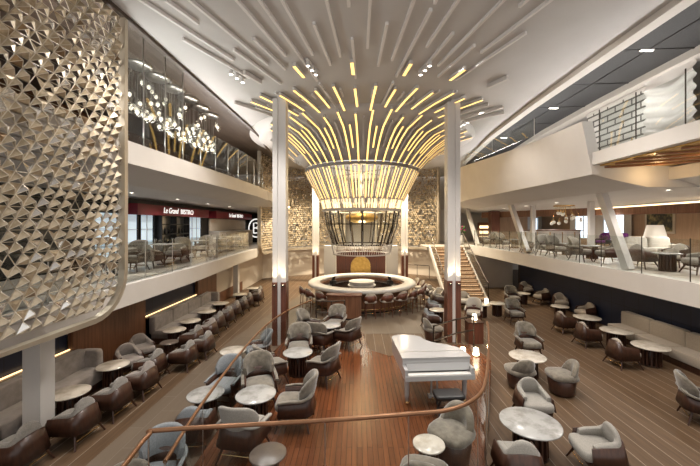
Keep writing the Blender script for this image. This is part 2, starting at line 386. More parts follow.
# ------------------------------------------------------------------ atrium columns: twin white fins on walnut plinths
def column(loc, hb, label, dz):
    o = thing('atrium_column', label, 'column', loc, 0, 'white atrium columns')
    b = MB(); b.box((0, 0, 4.15), (.13, .34, 8.3))
    b.build('core', 'white_metal', o)
    for s in (-1, 1):
        MB().box((s*.14, 0, (hb+8.2)/2), (.155, .42, 8.2-hb)).build('fin', 'white_metal', o)
        MB().box((s*.145, 0, hb/2), (.17, .46, hb)).build('plinth', 'walnut_red', o)
        u = MB().lathe([(0, 0), (.05, 0), (.06, .05), (.045, .05), (.04, .035), (0, .035)], 12, (s*.14, -.3, hb-.12)).build('uplight', 'dark_bronze', o)
        MB().lathe([(0, .04), (.04, .04)], 12, (s*.14, -.3, hb-.12)).build('lamp', 'glow_lamp', u)
        MB().bar((s*.14, -.22, hb-.1), (s*.14, -.3, hb-.1), .03, .03).build('bracket', 'dark_bronze', u)
        l = bpy.data.lights.new('uplight', 'SPOT'); l.energy = 30*dz; l.color = (1, .82, .56); l.spot_size = 1.3; l.spot_blend = 1; l.shadow_soft_size = .04
        lo = bpy.data.objects.new('uplight_lamp', l); COL.objects.link(lo); lo.location = (loc[0]+s*.14, loc[1]-.36, hb+.02); lo.rotation_euler = (PI-.22, 0, 0)
column((-2.58, 11.3, 0), 2.1, 'tall white twin-fin column with walnut base beside the left stage rail', 1)
column((3.30, 11.6, 0), 2.1, 'tall white twin-fin column with walnut base behind the white piano', 1)
column((-2.95, 24.0, 0), 1.85, 'slim far white column with walnut base left of the bar', .8)
column((3.4, 24.0, 0), 1.85, 'slim far white column with walnut base right of the bar', .8)
tag(MB().box((-5.98, 6.3, 1.08), (.33, .3, 2.13)).build('support_post', 'white_metal'), 'square white post under the left balcony beside the near banquette', 'column')
tag(MB().box((-6.7, 18.6, 1.1), (.26, .26, 2.2)).build('support_post', 'white_metal'), 'white post under the left balcony by the far row of tables', 'column')
for (yb, yt, lab) in ((10.06, 11.2, 'leaning white column on the right middle deck nearest the white lamp'), (16.0, 17.8, 'leaning white column on the right middle deck by the wicker chairs'), (22.6, 24.8, 'leaning white column on the right middle deck above the golden stair')):
    tag(MB().bar((8.16, yb, ZD+.04), (8.16, yt, 5.1), .2, .26, (0, 1, 0)).build('leaning_column', 'white_metal'), lab, 'column')
for (px, Y, lab) in ((533, 17.5, 'upright white column behind the far leaning column'), (591, 14.6, 'upright white column left of the near leaning column')):
    tag(MB().box(((px-PX0)*Y/FOC, Y, 3.85), (.2, .2, 2.5)).build('upright_column', 'white_metal'), lab, 'column')

# ------------------------------------------------------------------ lattice screens
def screen(name, label, path, z0, z1, cw, ch, corner, depth, open_p, far=False):
    """path: plan polyline (start..end); corner radius rounds the bottom corners listed"""
    P = [Vector((x, y, 0)) for x, y in path]; L = [0]
    for i in range(1, len(P)): L.append(L[-1]+(P[i]-P[i-1]).length)
    tot = L[-1]
    def pos(u):
        u = min(max(u, 0), tot); i = 0
        while i < len(L)-2 and L[i+1] < u: i += 1
        d = (P[i+1]-P[i]).normalized(); return P[i]+d*(u-L[i]), Vector((d.y, -d.x, 0))
    def pt(u, z, o=0):
        p, n = pos(u); q = p+n*o; return (q.x, q.y, z)
    cs, ce, rad = corner
    def ok(u, z):
        if u < .03 or u > tot-.03 or z < z0+.03 or z > z1: return False
        for flag, uu in ((cs, rad), (ce, tot-rad)):
            if flag and z < z0+rad and ((uu == rad and u < uu) or (uu != rad and u > uu)):
                if math.hypot(u-uu, z-z0-rad) > rad-.03: return False
        return True
    root = thing(name, label, 'screen', (0, 0, 0))
    f = MB(); e = MB(); nr = int((z1-z0)/ch); nc = int(tot/cw)+1; rnd = random.Random(3)
    for j in range(nr):
        za, zb = z0+j*ch, z0+(j+1)*ch; oa, ob = (j % 2)*cw/2, ((j+1) % 2)*cw/2
        for i in range(-1, nc):
            for up in (1, 0):
                gap = rnd.random()
                if up: tri = [(i*cw+oa, za), ((i+1)*cw+oa, za), (i*cw+oa+cw/2, zb)]
                else: tri = [(i*cw+oa+cw/2, zb), ((i+1)*cw+oa+cw/2, zb), ((i+1)*cw+oa, za)]
                if not all(ok(u, z) for u, z in tri): continue
                cu = sum(u for u, z in tri)/3; cz = sum(z for u, z in tri)/3
                q = rnd.random(); f.cur = 0 if q < .80 else (1 if q < .92 else 2)
                if gap < (open_p if up else open_p+.3): 
                    if not far and gap > .02:
                        for k in range(3): a, b_ = tri[k], tri[(k+1) % 3]; e.tube([pt(a[0], a[1], .004), pt(b_[0], b_[1], .004)], .0065, 4, False)
                    continue
                ap = (cu+(.12+rnd.uniform(-.08, .08))*cw, cz+(.16 if up else -.05)*ch, depth*(rnd.uniform(.85, 1.15) if up else rnd.uniform(-.2, .35)))
                faces = [0, 1, 2]; drop = 0 if rnd.random() < .7 else 9
                for k in faces:
                    if k == drop: continue
                    a, b_ = tri[k], tri[(k+1) % 3]
                    f.add([pt(a[0], a[1]), pt(b_[0], b_[1]), pt(*ap)], [(0, 1, 2)])
                if up and not far:
                    for k in range(3):
                        a, b_ = tri[k], tri[(k+1) % 3]; e.tube([pt(a[0], a[1], .004), pt(b_[0], b_[1], .004)], .0065, 4, False)
                    [e.tube([pt(*tri[k], .004), pt(*ap)], .006, 4, False) for k in range(3)]
    f.build('facets', ['champagne', 'mirror_facet', 'bronze_facet'], root)
    if e.v: e.build('lattice_bars', 'lattice_edge', root)
    # frame following the outline
    out = []
    n = 8
    out.append((0, z1))
    if cs: out += [(rad-rad*math.cos(PI/2*k/n), z0+rad-rad*math.sin(PI/2*k/n)) for k in range(n+1)]
    else: out.append((0, z0))
    us = [L[k] for k in range(1, len(L)-1) if rad < L[k] < tot-rad]; out += [(u, z0) for u in us]
    if ce: out += [(tot-rad+rad*math.sin(PI/2*k/n), z0+rad-rad*math.cos(PI/2*k/n)) for k in range(n+1)]
    else: out.append((tot, z0))
    out.append((tot, z1))
    fr = MB(); w = .065 if not far else .12; dp = .1 if not far else .16; rws = []
    for i, (u, z) in enumerate(out):
        a = out[max(i-1, 0)]; b_ = out[min(i+1, len(out)-1)]; du, dz_ = b_[0]-a[0], b_[1]-a[1]; l = math.hypot(du, dz_); nu, nz = -dz_/l, du/l
        def q(s_, o):
            p, nn = pos(u); uu = u+nu*s_
            p2, nn = pos(uu); ex = uu-min(max(uu, 0), tot)
            dd = (P[1]-P[0]).normalized() if uu < 0 else (P[-1]-P[-2]).normalized()
            p2 = p2+dd*ex+nn*o; return (p2.x, p2.y, z+nz*s_)
        rws.append([q(.03, -dp*.5), q(.03, dp*.8), q(-w, dp*.8), q(-w, -dp*.5), q(.03, -dp*.5)])
    fr.strip(rws); fr.build('frame', 'champagne_frame', root)
    return root
screen('lattice_screen', 'near champagne lattice screen of folded metal triangles at the left edge', [(-4.8, 3.6), (-4.8, 6.84)], 2.28, 8.28, .2, .165, (False, True, .8), .085, .09)
lp = smoothpath([(-5.95, 20.4, 0), (-5.8, 22.6, 0), (-5.0, 24.8, 0), (-3.4, 26.4, 0), (-1.1, 27.3, 0)], 5)
screen('lattice_screen', 'far curved glittering lattice screen left of the chandelier', [(p.x, p.y) for p in lp], 2.25, 9.2, .17, .15, (True, False, .8), .08, .08, True)
rp = smoothpath([(1.6, 27.4, 0), (3.4, 26.9, 0), (5.0, 26.0, 0), (6.05, 25.0, 0)], 5)
screen('lattice_screen', 'far curved glittering lattice screen right of the chandelier', [(p.x, p.y) for p in rp], 2.25, 9.2, .17, .15, (False, True, .8), .08, .08, True)

# ------------------------------------------------------------------ chandelier
ch = thing('chandelier', 'giant trumpet-shaped chandelier of glowing slats above the bar', 'chandelier', (AX, AY, 0))
def ring(name, r, z, w, h, m, n=72): return MB().lathe([(r-w/2, z-h/2), (r+w/2, z-h/2), (r+w/2, z+h/2), (r-w/2, z+h/2)], n, closed=True, sm=False).build(name, m, ch)
ring('middle_ring', 2.84, 6.72, .12, .13, 'slat_frame'); ring('lower_ring', 2.14, 5.27, .1, .1, 'slat_white'); ring('basket_ring', 1.97, 4.74, .1, .14, 'slat_white')
MB().lathe([(2.88, 6.83), (3.27, 7.27), (3.77, 7.69), (4.28, 8.0), (4.8, 8.17), (5.55, 8.285), (5.55, 8.3), (4.8, 8.22), (4.25, 8.05), (3.74, 7.74), (3.23, 7.31), (2.84, 6.86)], 84, closed=True).build('trumpet_shell', 'slat_white', ch)
prof = [(2.9, 6.8), (3.3, 7.22), (3.8, 7.64), (4.3, 7.95), (4.8, 8.12), (5.5, 8.23), (6.3, 8.26), (12, 8.26)]
def pz(r):
    for a, b_ in zip(prof, prof[1:]):
        if a[0] <= r <= b_[0]: return a[1]+(b_[1]-a[1])*(r-a[0])/(b_[0]-a[0])
    return 8.25
slats = []
N1 = 52
for k in range(N1):
    a = 2*PI*(k+.5)/N1; slats.append((a, [(2.12, 5.3), (2.82, 6.66)], .06, .1, True, 0))
    slats.append((2*PI*k/N1, [(2.14, 5.33), (2.8, 6.6)], .045, .07, k % 2 == 0, 1))
for k in range(N1):
    a = 2*PI*(k+.5)/N1; e = 4.9+(.6, .1, .4, .2, .5)[k % 5]
    slats.append((a, [(2.92, 0), (3.3, 0), (3.8, 0), (4.3, 0), (e, 0)], .07, .1, True, 0))
    q = 2*PI*k/N1; e = 4.3+(0, .3, .1, .5)[k % 4]
    slats.append((q, [(3.4, 0), (3.8, 0), (4.2, 0), (e, 0)], .065, .1, k % 2 == 0, 0))
for k in range(72):
    a = 2*PI*(k+.5)/72; near = abs((a-1.5*PI+PI) % (2*PI)-PI) < .6
    r0 = 5.35+(.3 if k % 2 else 0)
    slats.append((a, [(r0, 0), (6.3, 0), (r0+(2.0 if k % 2 == 0 else 1.5), 0)], .075, .09, near, 0))
    if k % 2: slats.append((a, [(8.1, 0), (8.8, 0)], .085, .09, near and abs((a-1.5*PI+PI) % (2*PI)-PI) < .34, 0))
def slat_mesh(mb, a, pts, w, h, lit, tone):
    u = Vector((math.cos(a), math.sin(a), 0)); t = Vector((-u.y, u.x, 0)); prev = None
    P = [u*r+Vector((0, 0, z if z else pz(r))) for r, z in pts]
    for i in range(len(P)-1):
        d = (P[i+1]-P[i]).normalized(); n = d.cross(t).normalized()
        if n.z > 0 : n = -n                      # outward / downward
        q = [e+t*(s*w/2)+n*o for e in (P[i], P[i+1]) for s in (-1, 1) for o in (-.02, h)]
        mb.cur = 0; mb.add(q, [(0, 1, 3, 2), (4, 6, 7, 5), (0, 4, 5, 1), (2, 3, 7, 6), (0, 2, 6, 4)])
        mb.cur = (1+tone) if lit else 0; mb.add(q, [(1, 5, 7, 3)])
def seen(s):
    a = s[0]; r = s[1][0][0]; x, y = AX+r*math.cos(a), AY+r*math.sin(a); return (0 if s[4] else 50)+math.hypot(x, y)-(.0)
ok_ = [s for s in slats if (AX+s[1][-1][0]*math.cos(s[0])) < 5.6 and (AX+s[1][-1][0]*math.cos(s[0])) > -4.4]
ok_ = [s for s in ok_ if s[1][-1][0] < 5 or AY+s[1][-1][0]*math.sin(s[0]) < 19]
ok_.sort(key=seen)
SM = ['slat_white', 'glow_warm', 'glow_pale']
for s in ok_[:100]: mb = MB(); slat_mesh(mb, *s); mb.build('light_slat', SM, ch)
mb = MB()
for s in ok_[100:]: slat_mesh(mb, *s)
tag(mb.build('rear_slats', SM, ch), kind='stuff')
bd = MB()
for k in range(88):
    a = 2*PI*k/88; u = (math.cos(a), math.sin(a)); bd.cur = 0 if k % 4 == 3 else 1
    bd.bar((2.12*u[0], 2.12*u[1], 5.24), (2.0*u[0], 2.0*u[1], 4.8), .05, .04, u+(0,))
tag(bd.build('glowing_fringe', ['slat_white', 'glow_pale'], ch), kind='stuff')
MB().lathe([(1.95, 4.7), (1.9, 4.3), (1.8, 3.7), (1.5, 3.02)], 48).build('glass_basket', 'glass_clear', ch)
for k in range(20):
    a = 2*PI*k/20; u = (math.cos(a), math.sin(a))
    MB().bar((1.95*u[0], 1.95*u[1], 4.7), (1.82*u[0], 1.82*u[1], 3.9), .045 if k % 3 else .1, .05, u+(0,)).bar((1.82*u[0], 1.82*u[1], 3.9), (1.5*u[0], 1.5*u[1], 3.0), .045 if k % 3 else .1, .05, u+(0,)).build('mullion', 'dark_bronze', ch)
ring('mullion_hoop', 1.86, 4.05, .05, .04, 'dark_bronze'); ring('bottom_hoop', 1.53, 3.02, .07, .06, 'dark_bronze')
fr = MB()
for k in range(80):
    a = 2*PI*k/80; u = (math.cos(a), math.sin(a)); fr.tube([(1.6*u[0], 1.6*u[1], 3.06), (1.46*u[0], 1.46*u[1], 2.52)], .016, 5)
    if k % 4 == 0: fr.bar((2.0*u[0], 2.0*u[1], 4.7), (1.62*u[0], 1.62*u[1], 3.06), .014, .014, u+(0,))
tag(fr.build('hanging_rods', 'white_metal', ch), kind='stuff')
ring('rod_ring', 1.46, 2.52, .06, .05, 'white_metal')
MB().lathe([(0, 4.1), (.4, 4.13), (.68, 4.21), (.84, 4.34), (.86, 4.4), (.8, 4.5), (.5, 4.6), (0, 4.64)], 40).build('gold_dish', 'gold_panel', ch)
MB().tube([(0, 0, 4.6), (0, 0, 8.28)], .09, 12).build('stem', 'white_metal', ch)
for k in range(4):
    a = PI/4+k*PI/2; u = (math.cos(a), math.sin(a)); MB().bar((.06*u[0], .06*u[1], 6.72), (2.8*u[0], 2.8*u[1], 6.72), .05, .06).build('spoke', 'slat_frame', ch)
    MB().bar((.06*u[0], .06*u[1], 4.74), (1.94*u[0], 1.94*u[1], 4.74), .05, .06).build('spoke', 'slat_frame', ch)
    MB().bar((2.84*u[0], 2.84*u[1], 6.75), (3.0*u[0], 3.0*u[1], 6.95), .06, .06).build('bracket', 'slat_frame', ch)

# ------------------------------------------------------------------ bar
bar = thing('bar_counter', 'round bar with thick white stone top and walnut front under the chandelier', 'bar', (AX, AY, 0))
MB().lathe([(2.2, .95), (2.7, .95), (2.76, .99), (2.76, 1.09), (2.7, 1.13), (2.2, 1.13)], 64, closed=True).build('counter_top', 'stone_white', bar)
MB().lathe([(2.12, .1), (2.4, .1), (2.4, .95), (2.12, .95)], 64, closed=True, sm=False).build('counter_front', 'walnut', bar)
MB().lathe([(2.14, 0), (2.34, 0), (2.34, .1), (2.14, .1)], 64, closed=True, sm=False).build('kick_plate', 'black', bar)
MB().lathe([(1.5, .80), (2.1, .80), (2.1, .84), (1.5, .84)], 48, closed=True, sm=False).build('work_top', 'black_gloss', bar)
MB().lathe([(1.6, 0), (2.1, 0), (2.1, .80), (1.6, .80)], 48, closed=True, sm=False).build('back_cabinet', 'walnut_dark', bar)
fr = MB().tube([(2.62*math.cos(a), 2.62*math.sin(a), .25) for a in [2*PI*k/64 for k in range(64)]], .022, 6, closed=True)
for k in range(12): a = 2*PI*k/12; fr.tube([(2.62*math.cos(a), 2.62*math.sin(a), .25), (2.39*math.cos(a), 2.39*math.sin(a), .25)], .014, 6)
fr.build('foot_rail', 'brass', bar)
bs = thing('back_bar', 'white round display plinth with glass shelf in the middle of the bar', 'counter', (AX, AY+.3, 0))
MB().lathe([(0, 0), (.62, 0), (.62, .95), (.68, .97), (.68, 1.05), (0, 1.05)], 40, sm=False).build('plinth', 'stone_white', bs)
MB().lathe([(.6, .82), (.74, .82), (.74, .86), (.6, .86)], 40, closed=True, sm=False).build('ledge', 'stone_white', bs)
hc = thing('host_cabinet', 'walnut service cabinet with curved front against the bar, left of the stools', 'cabinet', (-.52, 14.3, 0))
MB().prism([(-.75, -.12), (-.3, -.25), (.2, -.29), (.7, -.25), (.7, .25), (-.75, .25)], .08, 1.0).build('body', 'walnut', hc)
MB().prism([(-.78, -.15), (-.3, -.28), (.2, -.32), (.73, -.28), (.73, .25), (-.78, .25)], 1.0, 1.05).build('top', 'walnut_red', hc)
MB().prism([(-.7, -.05), (-.3, -.2), (.2, -.24), (.65, -.2), (.65, .2), (-.7, .2)], 0, .08).build('kick_plate', 'black', hc)
MB().bar((.05, -.292, .1), (.05, -.292, .98), .012, .012, (0, 1, 0)).build('door_gap', 'black', hc)
# small equipment on the work top inside the bar
for k, (a, w, h, lab) in enumerate(((2.6, .3, .14, 'dark till on the left side of the bar well'), (.55, .3, .14, 'dark till on the right side of the bar well'))):
    t = thing('till', lab, 'till', (AX+1.82*math.cos(a), AY+1.82*math.sin(a), .84), a+PI/2)
    MB().box((0, 0, .06), (w, .24, .12)).build('drawer', 'black', t); MB().box((0, .02, .22), (w*.9, .03, .22), 0, -.3).build('display', 'black_gloss', t)
# backdrop behind the bar: white pylons, walnut panel and golden arch
Yb = 21.2
for s, lab in ((-1, 'white pylon left of the golden arch behind the bar'), (1, 'white pylon right of the golden arch behind the bar')):
    p = thing('pylon', lab, 'pylon', (AX+s*1.95, Yb, 0))
    MB().prism([(-.36, -.3), (.36, -.3), (.36, .3), (-.36, .3)], .12, 2.7).build('body', 'white_metal', p); MB().box((0, 0, .06), (.66, .54, .12)).build('base', 'dark_bronze', p)
pb = thing('bar_backdrop', 'walnut back panel between the two white pylons', 'panel', (AX, Yb+.1, 0))
MB().box((0, 0, 1.2), (3.1, .1, 2.4)).build('panel', 'walnut_red', pb)
for x in (-.95, -.3, .35, 1.0): MB().box((x, -.055, 1.2), (.012, .02, 2.4)).build('groove', 'black', pb)
arch = [(-.62, 0), (.62, 0)]+[(.62*math.cos(a), 1.42+.62*max(0, math.sin(a))) for a in [PI*k/16 for k in range(17)]]
g = MB(); n = len(arch); vs = [(x, 0, z) for x, z in arch]+[(x, -.14, z) for x, z in arch]
g.add(vs, [tuple(range(n)), tuple(range(n, 2*n))[::-1]]+[(i, (i+1) % n, n+(i+1) % n, n+i) for i in range(n)])
ga = thing('golden_arch', 'golden arched panel with rounded top behind the bar', 'panel', (AX-.02, Yb, 0))
o = g.build('arch_face', 'gold_panel', ga); 
MB().tube([(x, -.14, z) for x, z in arch[1:]]+[(-.62, -.14, 0)], .02, 6).build('rim', 'brass', ga)

# ------------------------------------------------------------------ stair on the right, behind the right column
stair = thing('golden_stair', 'golden lit staircase with glass balustrade rising to the right middle deck', 'stairs', (5.74, 17.6, 0))
nst = 14
for k in range(nst):
    z = (k+1)*ZD/nst; MB().box((0, k*.29+.15, z-.03), (2.1, .34, .06)).build('step', 'wood_light', stair)
    MB().box((0, k*.29+.02, z-.12), (2.0, .03, .13)).build('riser', 'wood_light', stair); MB().box((0, k*.29, z-.066), (1.9, .02, .012)).build('step_light', 'glow_cove', stair)
for s in (-1, 1):
    MB().bar((s*1.07, 0, .05), (s*1.07, nst*.29, ZD-.02), .08, .3).build('stringer', 'plaster', stair)
    MB().tube([(s*1.05, -.3, 1.02), (s*1.05, 0, 1.12), (s*1.05, nst*.29, ZD+1.0)], .03, 8).build('handrail', 'dark_bronze', stair)
    MB().strip([[(s*1.05, 0, .2), (s*1.05, 0, 1.1)], [(s*1.05, nst*.29, ZD+.05), (s*1.05, nst*.29, ZD+.98)]]).build('glass_panel', 'glass_rail', stair)
    MB().tube([(s*1.05, -.3, 0), (s*1.05, -.3, 1.02)], .02, 8).build('newel_post', 'dark_bronze', stair)
S('floor_landing', MB().box((5.9, 22.9, 2.5), (2.8, 2.6, .2)), 'floor_deck')

# ------------------------------------------------------------------ glass balustrades
def balustrade(name, label, path, z, h, gaps, rail=None, post_r=.012, post_h=None, clips=True, railr=.03, post_m='steel', base=0):
    """path: list of (x,y); one glass panel per span"""
    root = thing(name, label, 'railing', (path[0][0], path[0][1], z)); o = Vector((path[0][0], path[0][1], 0))
    loc = [Vector((x, y, 0))-o for x, y in path]
    for a, b_ in zip(loc, loc[1:]):
        d = (b_-a).normalized(); a2, b2 = a+d*gaps, b_-d*gaps
        g = MB().bar(a2+Vector((0, 0, base+h/2)), b2+Vector((0, 0, base+h/2)), .014, h); g.build('glass_panel', 'glass_rail', root)
    for p in loc:
        MB().tube([p, p+Vector((0, 0, post_h or h))], post_r, 6).build('post', post_m, root)
    if rail:
        MB().tube([p+Vector((0, 0, h+railr*.6)) for p in loc], railr, 10).build('handrail', rail, root)
    return root
def resample(path, step):
    P = smoothpath([(x, y, 0) for x, y in path], 12); out = [P[0]]; acc = 0
    for a, b_ in zip(P, P[1:]):
        acc += (b_-a).length
        if acc >= step: out.append(b_); acc = 0
    return [(p.x, p.y) for p in out]
lm = [(x-.17, y) for x, y in resample([(-5.45, 4.8), (-5.45, 8.4), (-5.45, 11), (-5.6, 13.5), (-5.8, 16), (-5.95, 18.5), (-6.0, 20.0)], 1.2)]
balustrade('glass_balustrade', 'frameless glass balustrade of the left middle deck before the bistro', lm, ZD-.02, 1.0, .01, None, .012)
rm = [(x+.06, y) for x, y in resample([(7.9, 4.2), (7.9, 8), (7.9, 14), (7.85, 19), (7.6, 22.6)], 1.05)]
balustrade('glass_balustrade', 'glass balustrade along the right middle deck lounge', rm, ZD+.04, 1.02, .01, None, .014, 1.04, post_m='dark_bronze')
lu = [(x-.15, y) for x, y in resample(left_up[1:], .85)]
balustrade('glass_balustrade', 'tall glass wall of the left upper deck beside the pendants', lu[:4], ZU, 2.62, .008, None, .014)
balustrade('glass_balustrade', 'glass balustrade of the left upper deck with mirrored chandelier', lu[3:], ZU, 1.25, .008, None, .012)
balustrade('glass_balustrade', 'glass balustrade of the right upper deck before the pale brick screens', [(6.62, 4.5), (6.62, 5.5), (6.62, 6.75), (6.62, 7.95), (6.62, 9.15)], 6.0, 1.05, .01, None, .015, 1.15, post_m='dark_bronze')
pu = [(6.35, 12), (6.05, 15), (5.8, 17.9), (6.15, 21.3)]
balustrade('glass_balustrade', 'low glass rail on top of the white right parapet', pu, 7.22, .6, .01, None, .012)

# stage rails with copper handrail
def copper_rail(label, pts3, post_idx, zb, glass_on=True, r=.024, z_extra=None):
    P = smoothpath(pts3, 8); o = P[0].copy(); o.z = zb
    root = thing('handrail_balustrade', label, 'railing', o)
    MB().tube([p-o for p in P], r, 12).build('handrail', 'copper_rail', root)
    k0 = 0; cuts = post_idx
    for a, b_ in zip(cuts, cuts[1:]):
        seg = P[a:b_+1]; MB().strip([[Vector((p.x, p.y, zb+.001))-o, Vector((p.x, p.y, p.z-.02))-o] for p in seg]).build('glass_panel', 'glass_rail', root)
    for a in cuts:
        p = P[a]; MB().tube([Vector((p.x, p.y, zb))-o, p-o], .006, 6).build('post', 'steel', root)
zB = ZS+1.0
copper_rail('copper handrail on glass along the left side of the stage', [(-2.15, 3.75, zB), (-2.3, 5, zB), (-2.42, 7, zB), (-2.4, 8.9, zB), (-2.13, 10.4, zB), (-1.6, 11.8, zB)], [0, 8, 16, 24, 32, 40], ZS)
zA = 1.8
copper_rail('near copper handrail on curved glass across the foreground and up the right stage side', [(-2.1, 2.6, zA), (-2.13, 3.05, zA), (-2.18, 3.5, zA), (-2.05, 3.6, zA), (-.36, 3.77, zA), (.6, 3.9, zA), (1.12, 4.0, zA), (1.55, 4.3, zA), (1.85, 4.8, zA), (2.32, 5.9, zA), (2.75, 7.0, zA), (2.95, 7.6, zA)], [0, 16, 32, 40, 56, 64, 72, 80, 88], ZS)
def bronze_rail(label, pts, z):
    root = thing('bronze_rail', label, 'railing', (pts[0][0], pts[0][1], z)); o = Vector(root.location)
    for h, nm in ((.95, 'upper_rail'), (.55, 'lower_rail')):
        MB().tube([Vector((x, y, z+h))-o for x, y in pts], .022, 8).build(nm, 'dark_bronze', root)
    for i in range(len(pts)):
        MB().tube([Vector((*pts[i], z))-o, Vector((*pts[i], z+.97))-o], .022, 8).build('post', 'dark_bronze', root)
bronze_rail('double bronze rail at the stage steps behind the piano', [(2.05, 8.95), (2.85, 9.6), (3.45, 9.9)], ZS)
bronze_rail('double bronze rail at the stage steps beside the back left table', [(-1.45, 11.9), (-.9, 11.85), (-.45, 11.95)], ZS)
cw = smoothpath([(3.6, 25.9, .95), (4.6, 25.6, .95), (5.4, 25.0, .95)], 6)
t = thing('wall_rail', 'curved dark handrail along the far beige wall right of the bar', 'railing', (cw[0].x, cw[0].y, 0)); o = Vector(t.location)
MB().tube([p-o for p in cw], .03, 8).build('rail', 'dark_bronze', t)
for p in (cw[0], cw[6], cw[-1]): MB().tube([p-o, Vector((p.x, p.y, 0))-o], .02, 6).build('post', 'dark_bronze', t)

# ------------------------------------------------------------------ furniture models
def arc(rx, ry, a, n=15, cy=0):          # open at the front (-Y); from right arm round the back to the left arm
    return [(rx*math.sin(t)*(1 if abs(t) < 2.6 else 1), cy+ry*math.cos(t)) for t in [a-2*a*k/(n-1) for k in range(n)]]
def armpath(w, d, n=19, e=.55):           # U-shaped plan, square-ish; arms run forward to y=-d*.42
    P = []
    for k in range(n):
        t = (k/(n-1)*2-1)*PI/2*1.0
        P.append((w/2*math.copysign(abs(math.sin(t))**e, math.sin(t)), .05+(d/2)*abs(math.cos(t))**e))
    return [(P[0][0]*1.0, -d*.40), (P[0][0]*1.01, -d*.15)]+P[1:-1]+[(P[-1][0]*1.01, -d*.15), (P[-1][0], -d*.40)]
def legs4(root, w, d, h, m, sp=.05, y0=0., stretcher='brass'):
    for sx in (-1, 1):
        for sy in (-1, 1):
            MB().tube([(sx*(w/2+sp), y0+sy*(d/2+sp), 0), (sx*w/2, y0+sy*d/2, h)], [.016, .026], 8).build('leg', m, root)
    if stretcher:
        for sy in (-1, 1):
            MB().tube([(-(w/2+sp*.5), y0+sy*(d/2+sp*.5), h*.5), ((w/2+sp*.5), y0+sy*(d/2+sp*.5), h*.5)], .009, 6).build('stretcher', stretcher, root)
def make_tall(fab, wood='walnut_dark'):
    def f():
        r = thing('lounge_chair', 'x', 'chair')
        w, d = .66, .62; P = armpath(w, d); n = len(P)
        u = [abs(k/(n-1)*2-1) for k in range(n)]
        MB().band(P, [.28+.02*(1-x) for x in u], [.52+.13*(1-x)**.7 for x in u], .035, .2, 0).build('shell', wood, r)
        zt = [.55+.13*(1-x)**.7 for x in u]
        MB().band(P, [z-.035 for z in zt], zt, .055, .10).build('arm_trim', fab, r)
        Q = [(x*.88, y*.98-.01) for x, y in arc(.31, .30, 1.25, 17, .03)]; m = len(Q); v = [abs(k/(m-1)*2-1) for k in range(m)]
        MB().band(Q, [.56]*m, [.56+.39*(1-.62*x**3.2) for x in v], .075, .22).build('backrest', fab, r)
        MB().soft((0, -.04, .40), (.56, .60, .17), .42).build('seat', fab, r)
        MB().box((0, 0, .285), (.5, .5, .05)).build('seat_frame', wood, r)
        legs4(r, .44, .42, .28, wood, .09)
        return r
    return f
def make_low(fab, wood='walnut_dark', hi=.15, lo=.42, inset=.13):
    def f():
        r = thing('club_chair', 'x', 'chair')
        w, d = .74, .66; P = armpath(w-.06, d-.06, 19, .6); n = len(P); u = [abs(k/(n-1)*2-1) for k in range(n)]
        MB().band(P, [.24+.03*x for x in u], [lo+.06*x+hi*(1-x)**.8 for x in u], .03, .22, 0).build('shell', wood, r)
        P2 = armpath(w-inset, d-inset, 19, .6)
        MB().band(P2, [.36]*n, [.54+.25*(1-x)**.8 for x in u], .085, .24).build('backrest', fab, r)
        MB().soft((0, -.05, .37), (.60, .62, .18), .4).build('seat', fab, r)
        MB().box((0, 0, .25), (.54, .52, .06)).build('seat_frame', wood, r)
        legs4(r, .46, .44, .25, wood, .10)
        return r
    return f
def make_drum(fab):
    def f():
        r = thing('drum_chair', 'x', 'chair')
        MB().lathe([(0, .02), (.25, .02), (.27, .05), (.31, .36), (.29, .38), (0, .38)], 28).build('drum_base', 'walnut_dark', r)
        MB().lathe([(.0, 0), (.22, 0), (.22, .02), (0, .02)], 24).build('glide', 'black', r)
        MB().soft((0, 0, .44), (.66, .64, .17), .62).build('seat', fab, r)
        Q = arc(.27, .27, 1.15, 15, 0); v = [abs(k/14*2-1) for k in range(15)]
        MB().band(Q, [.46]*15, [.50+.30*(1-x**2.6) for x in v], .11, .10).build('backrest', fab, r)
        return r
    return f
def make_stool():
    r = thing('bar_stool', 'x', 'stool')
    for sx in (-1, 1):
        for sy in (-1, 1): MB().tube([(sx*.21, sy*.2, 0), (sx*.17, sy*.16, .68)], [.014, .022], 6).build('leg', 'walnut_red', r)
    MB().tube([(.195, .185, .25), (-.195, .185, .25), (-.195, -.185, .25), (.195, -.185, .25)], .01, 6, closed=True).build('footrest', 'brass', r)
    MB().soft((0, 0, .72), (.54, .5, .13), .5).build('seat', 'fabric_beige', r)
    Q = arc(.28, .26, 1.5, 15, .0); v = [abs(k/14*2-1) for k in range(15)]
    MB().band(Q, [.72]*15, [.80+.2*(1-x**3) for x in v], .03, .1, 0).build('shell', 'walnut_red', r)
    Q2 = arc(.25, .23, 1.3, 13, .0); v = [abs(k/12*2-1) for k in range(13)]
    MB().band(Q2, [.76]*13, [.80+.30*(1-x**3) for x in v], .05, .1).build('backrest', 'fabric_beige', r)
    return r
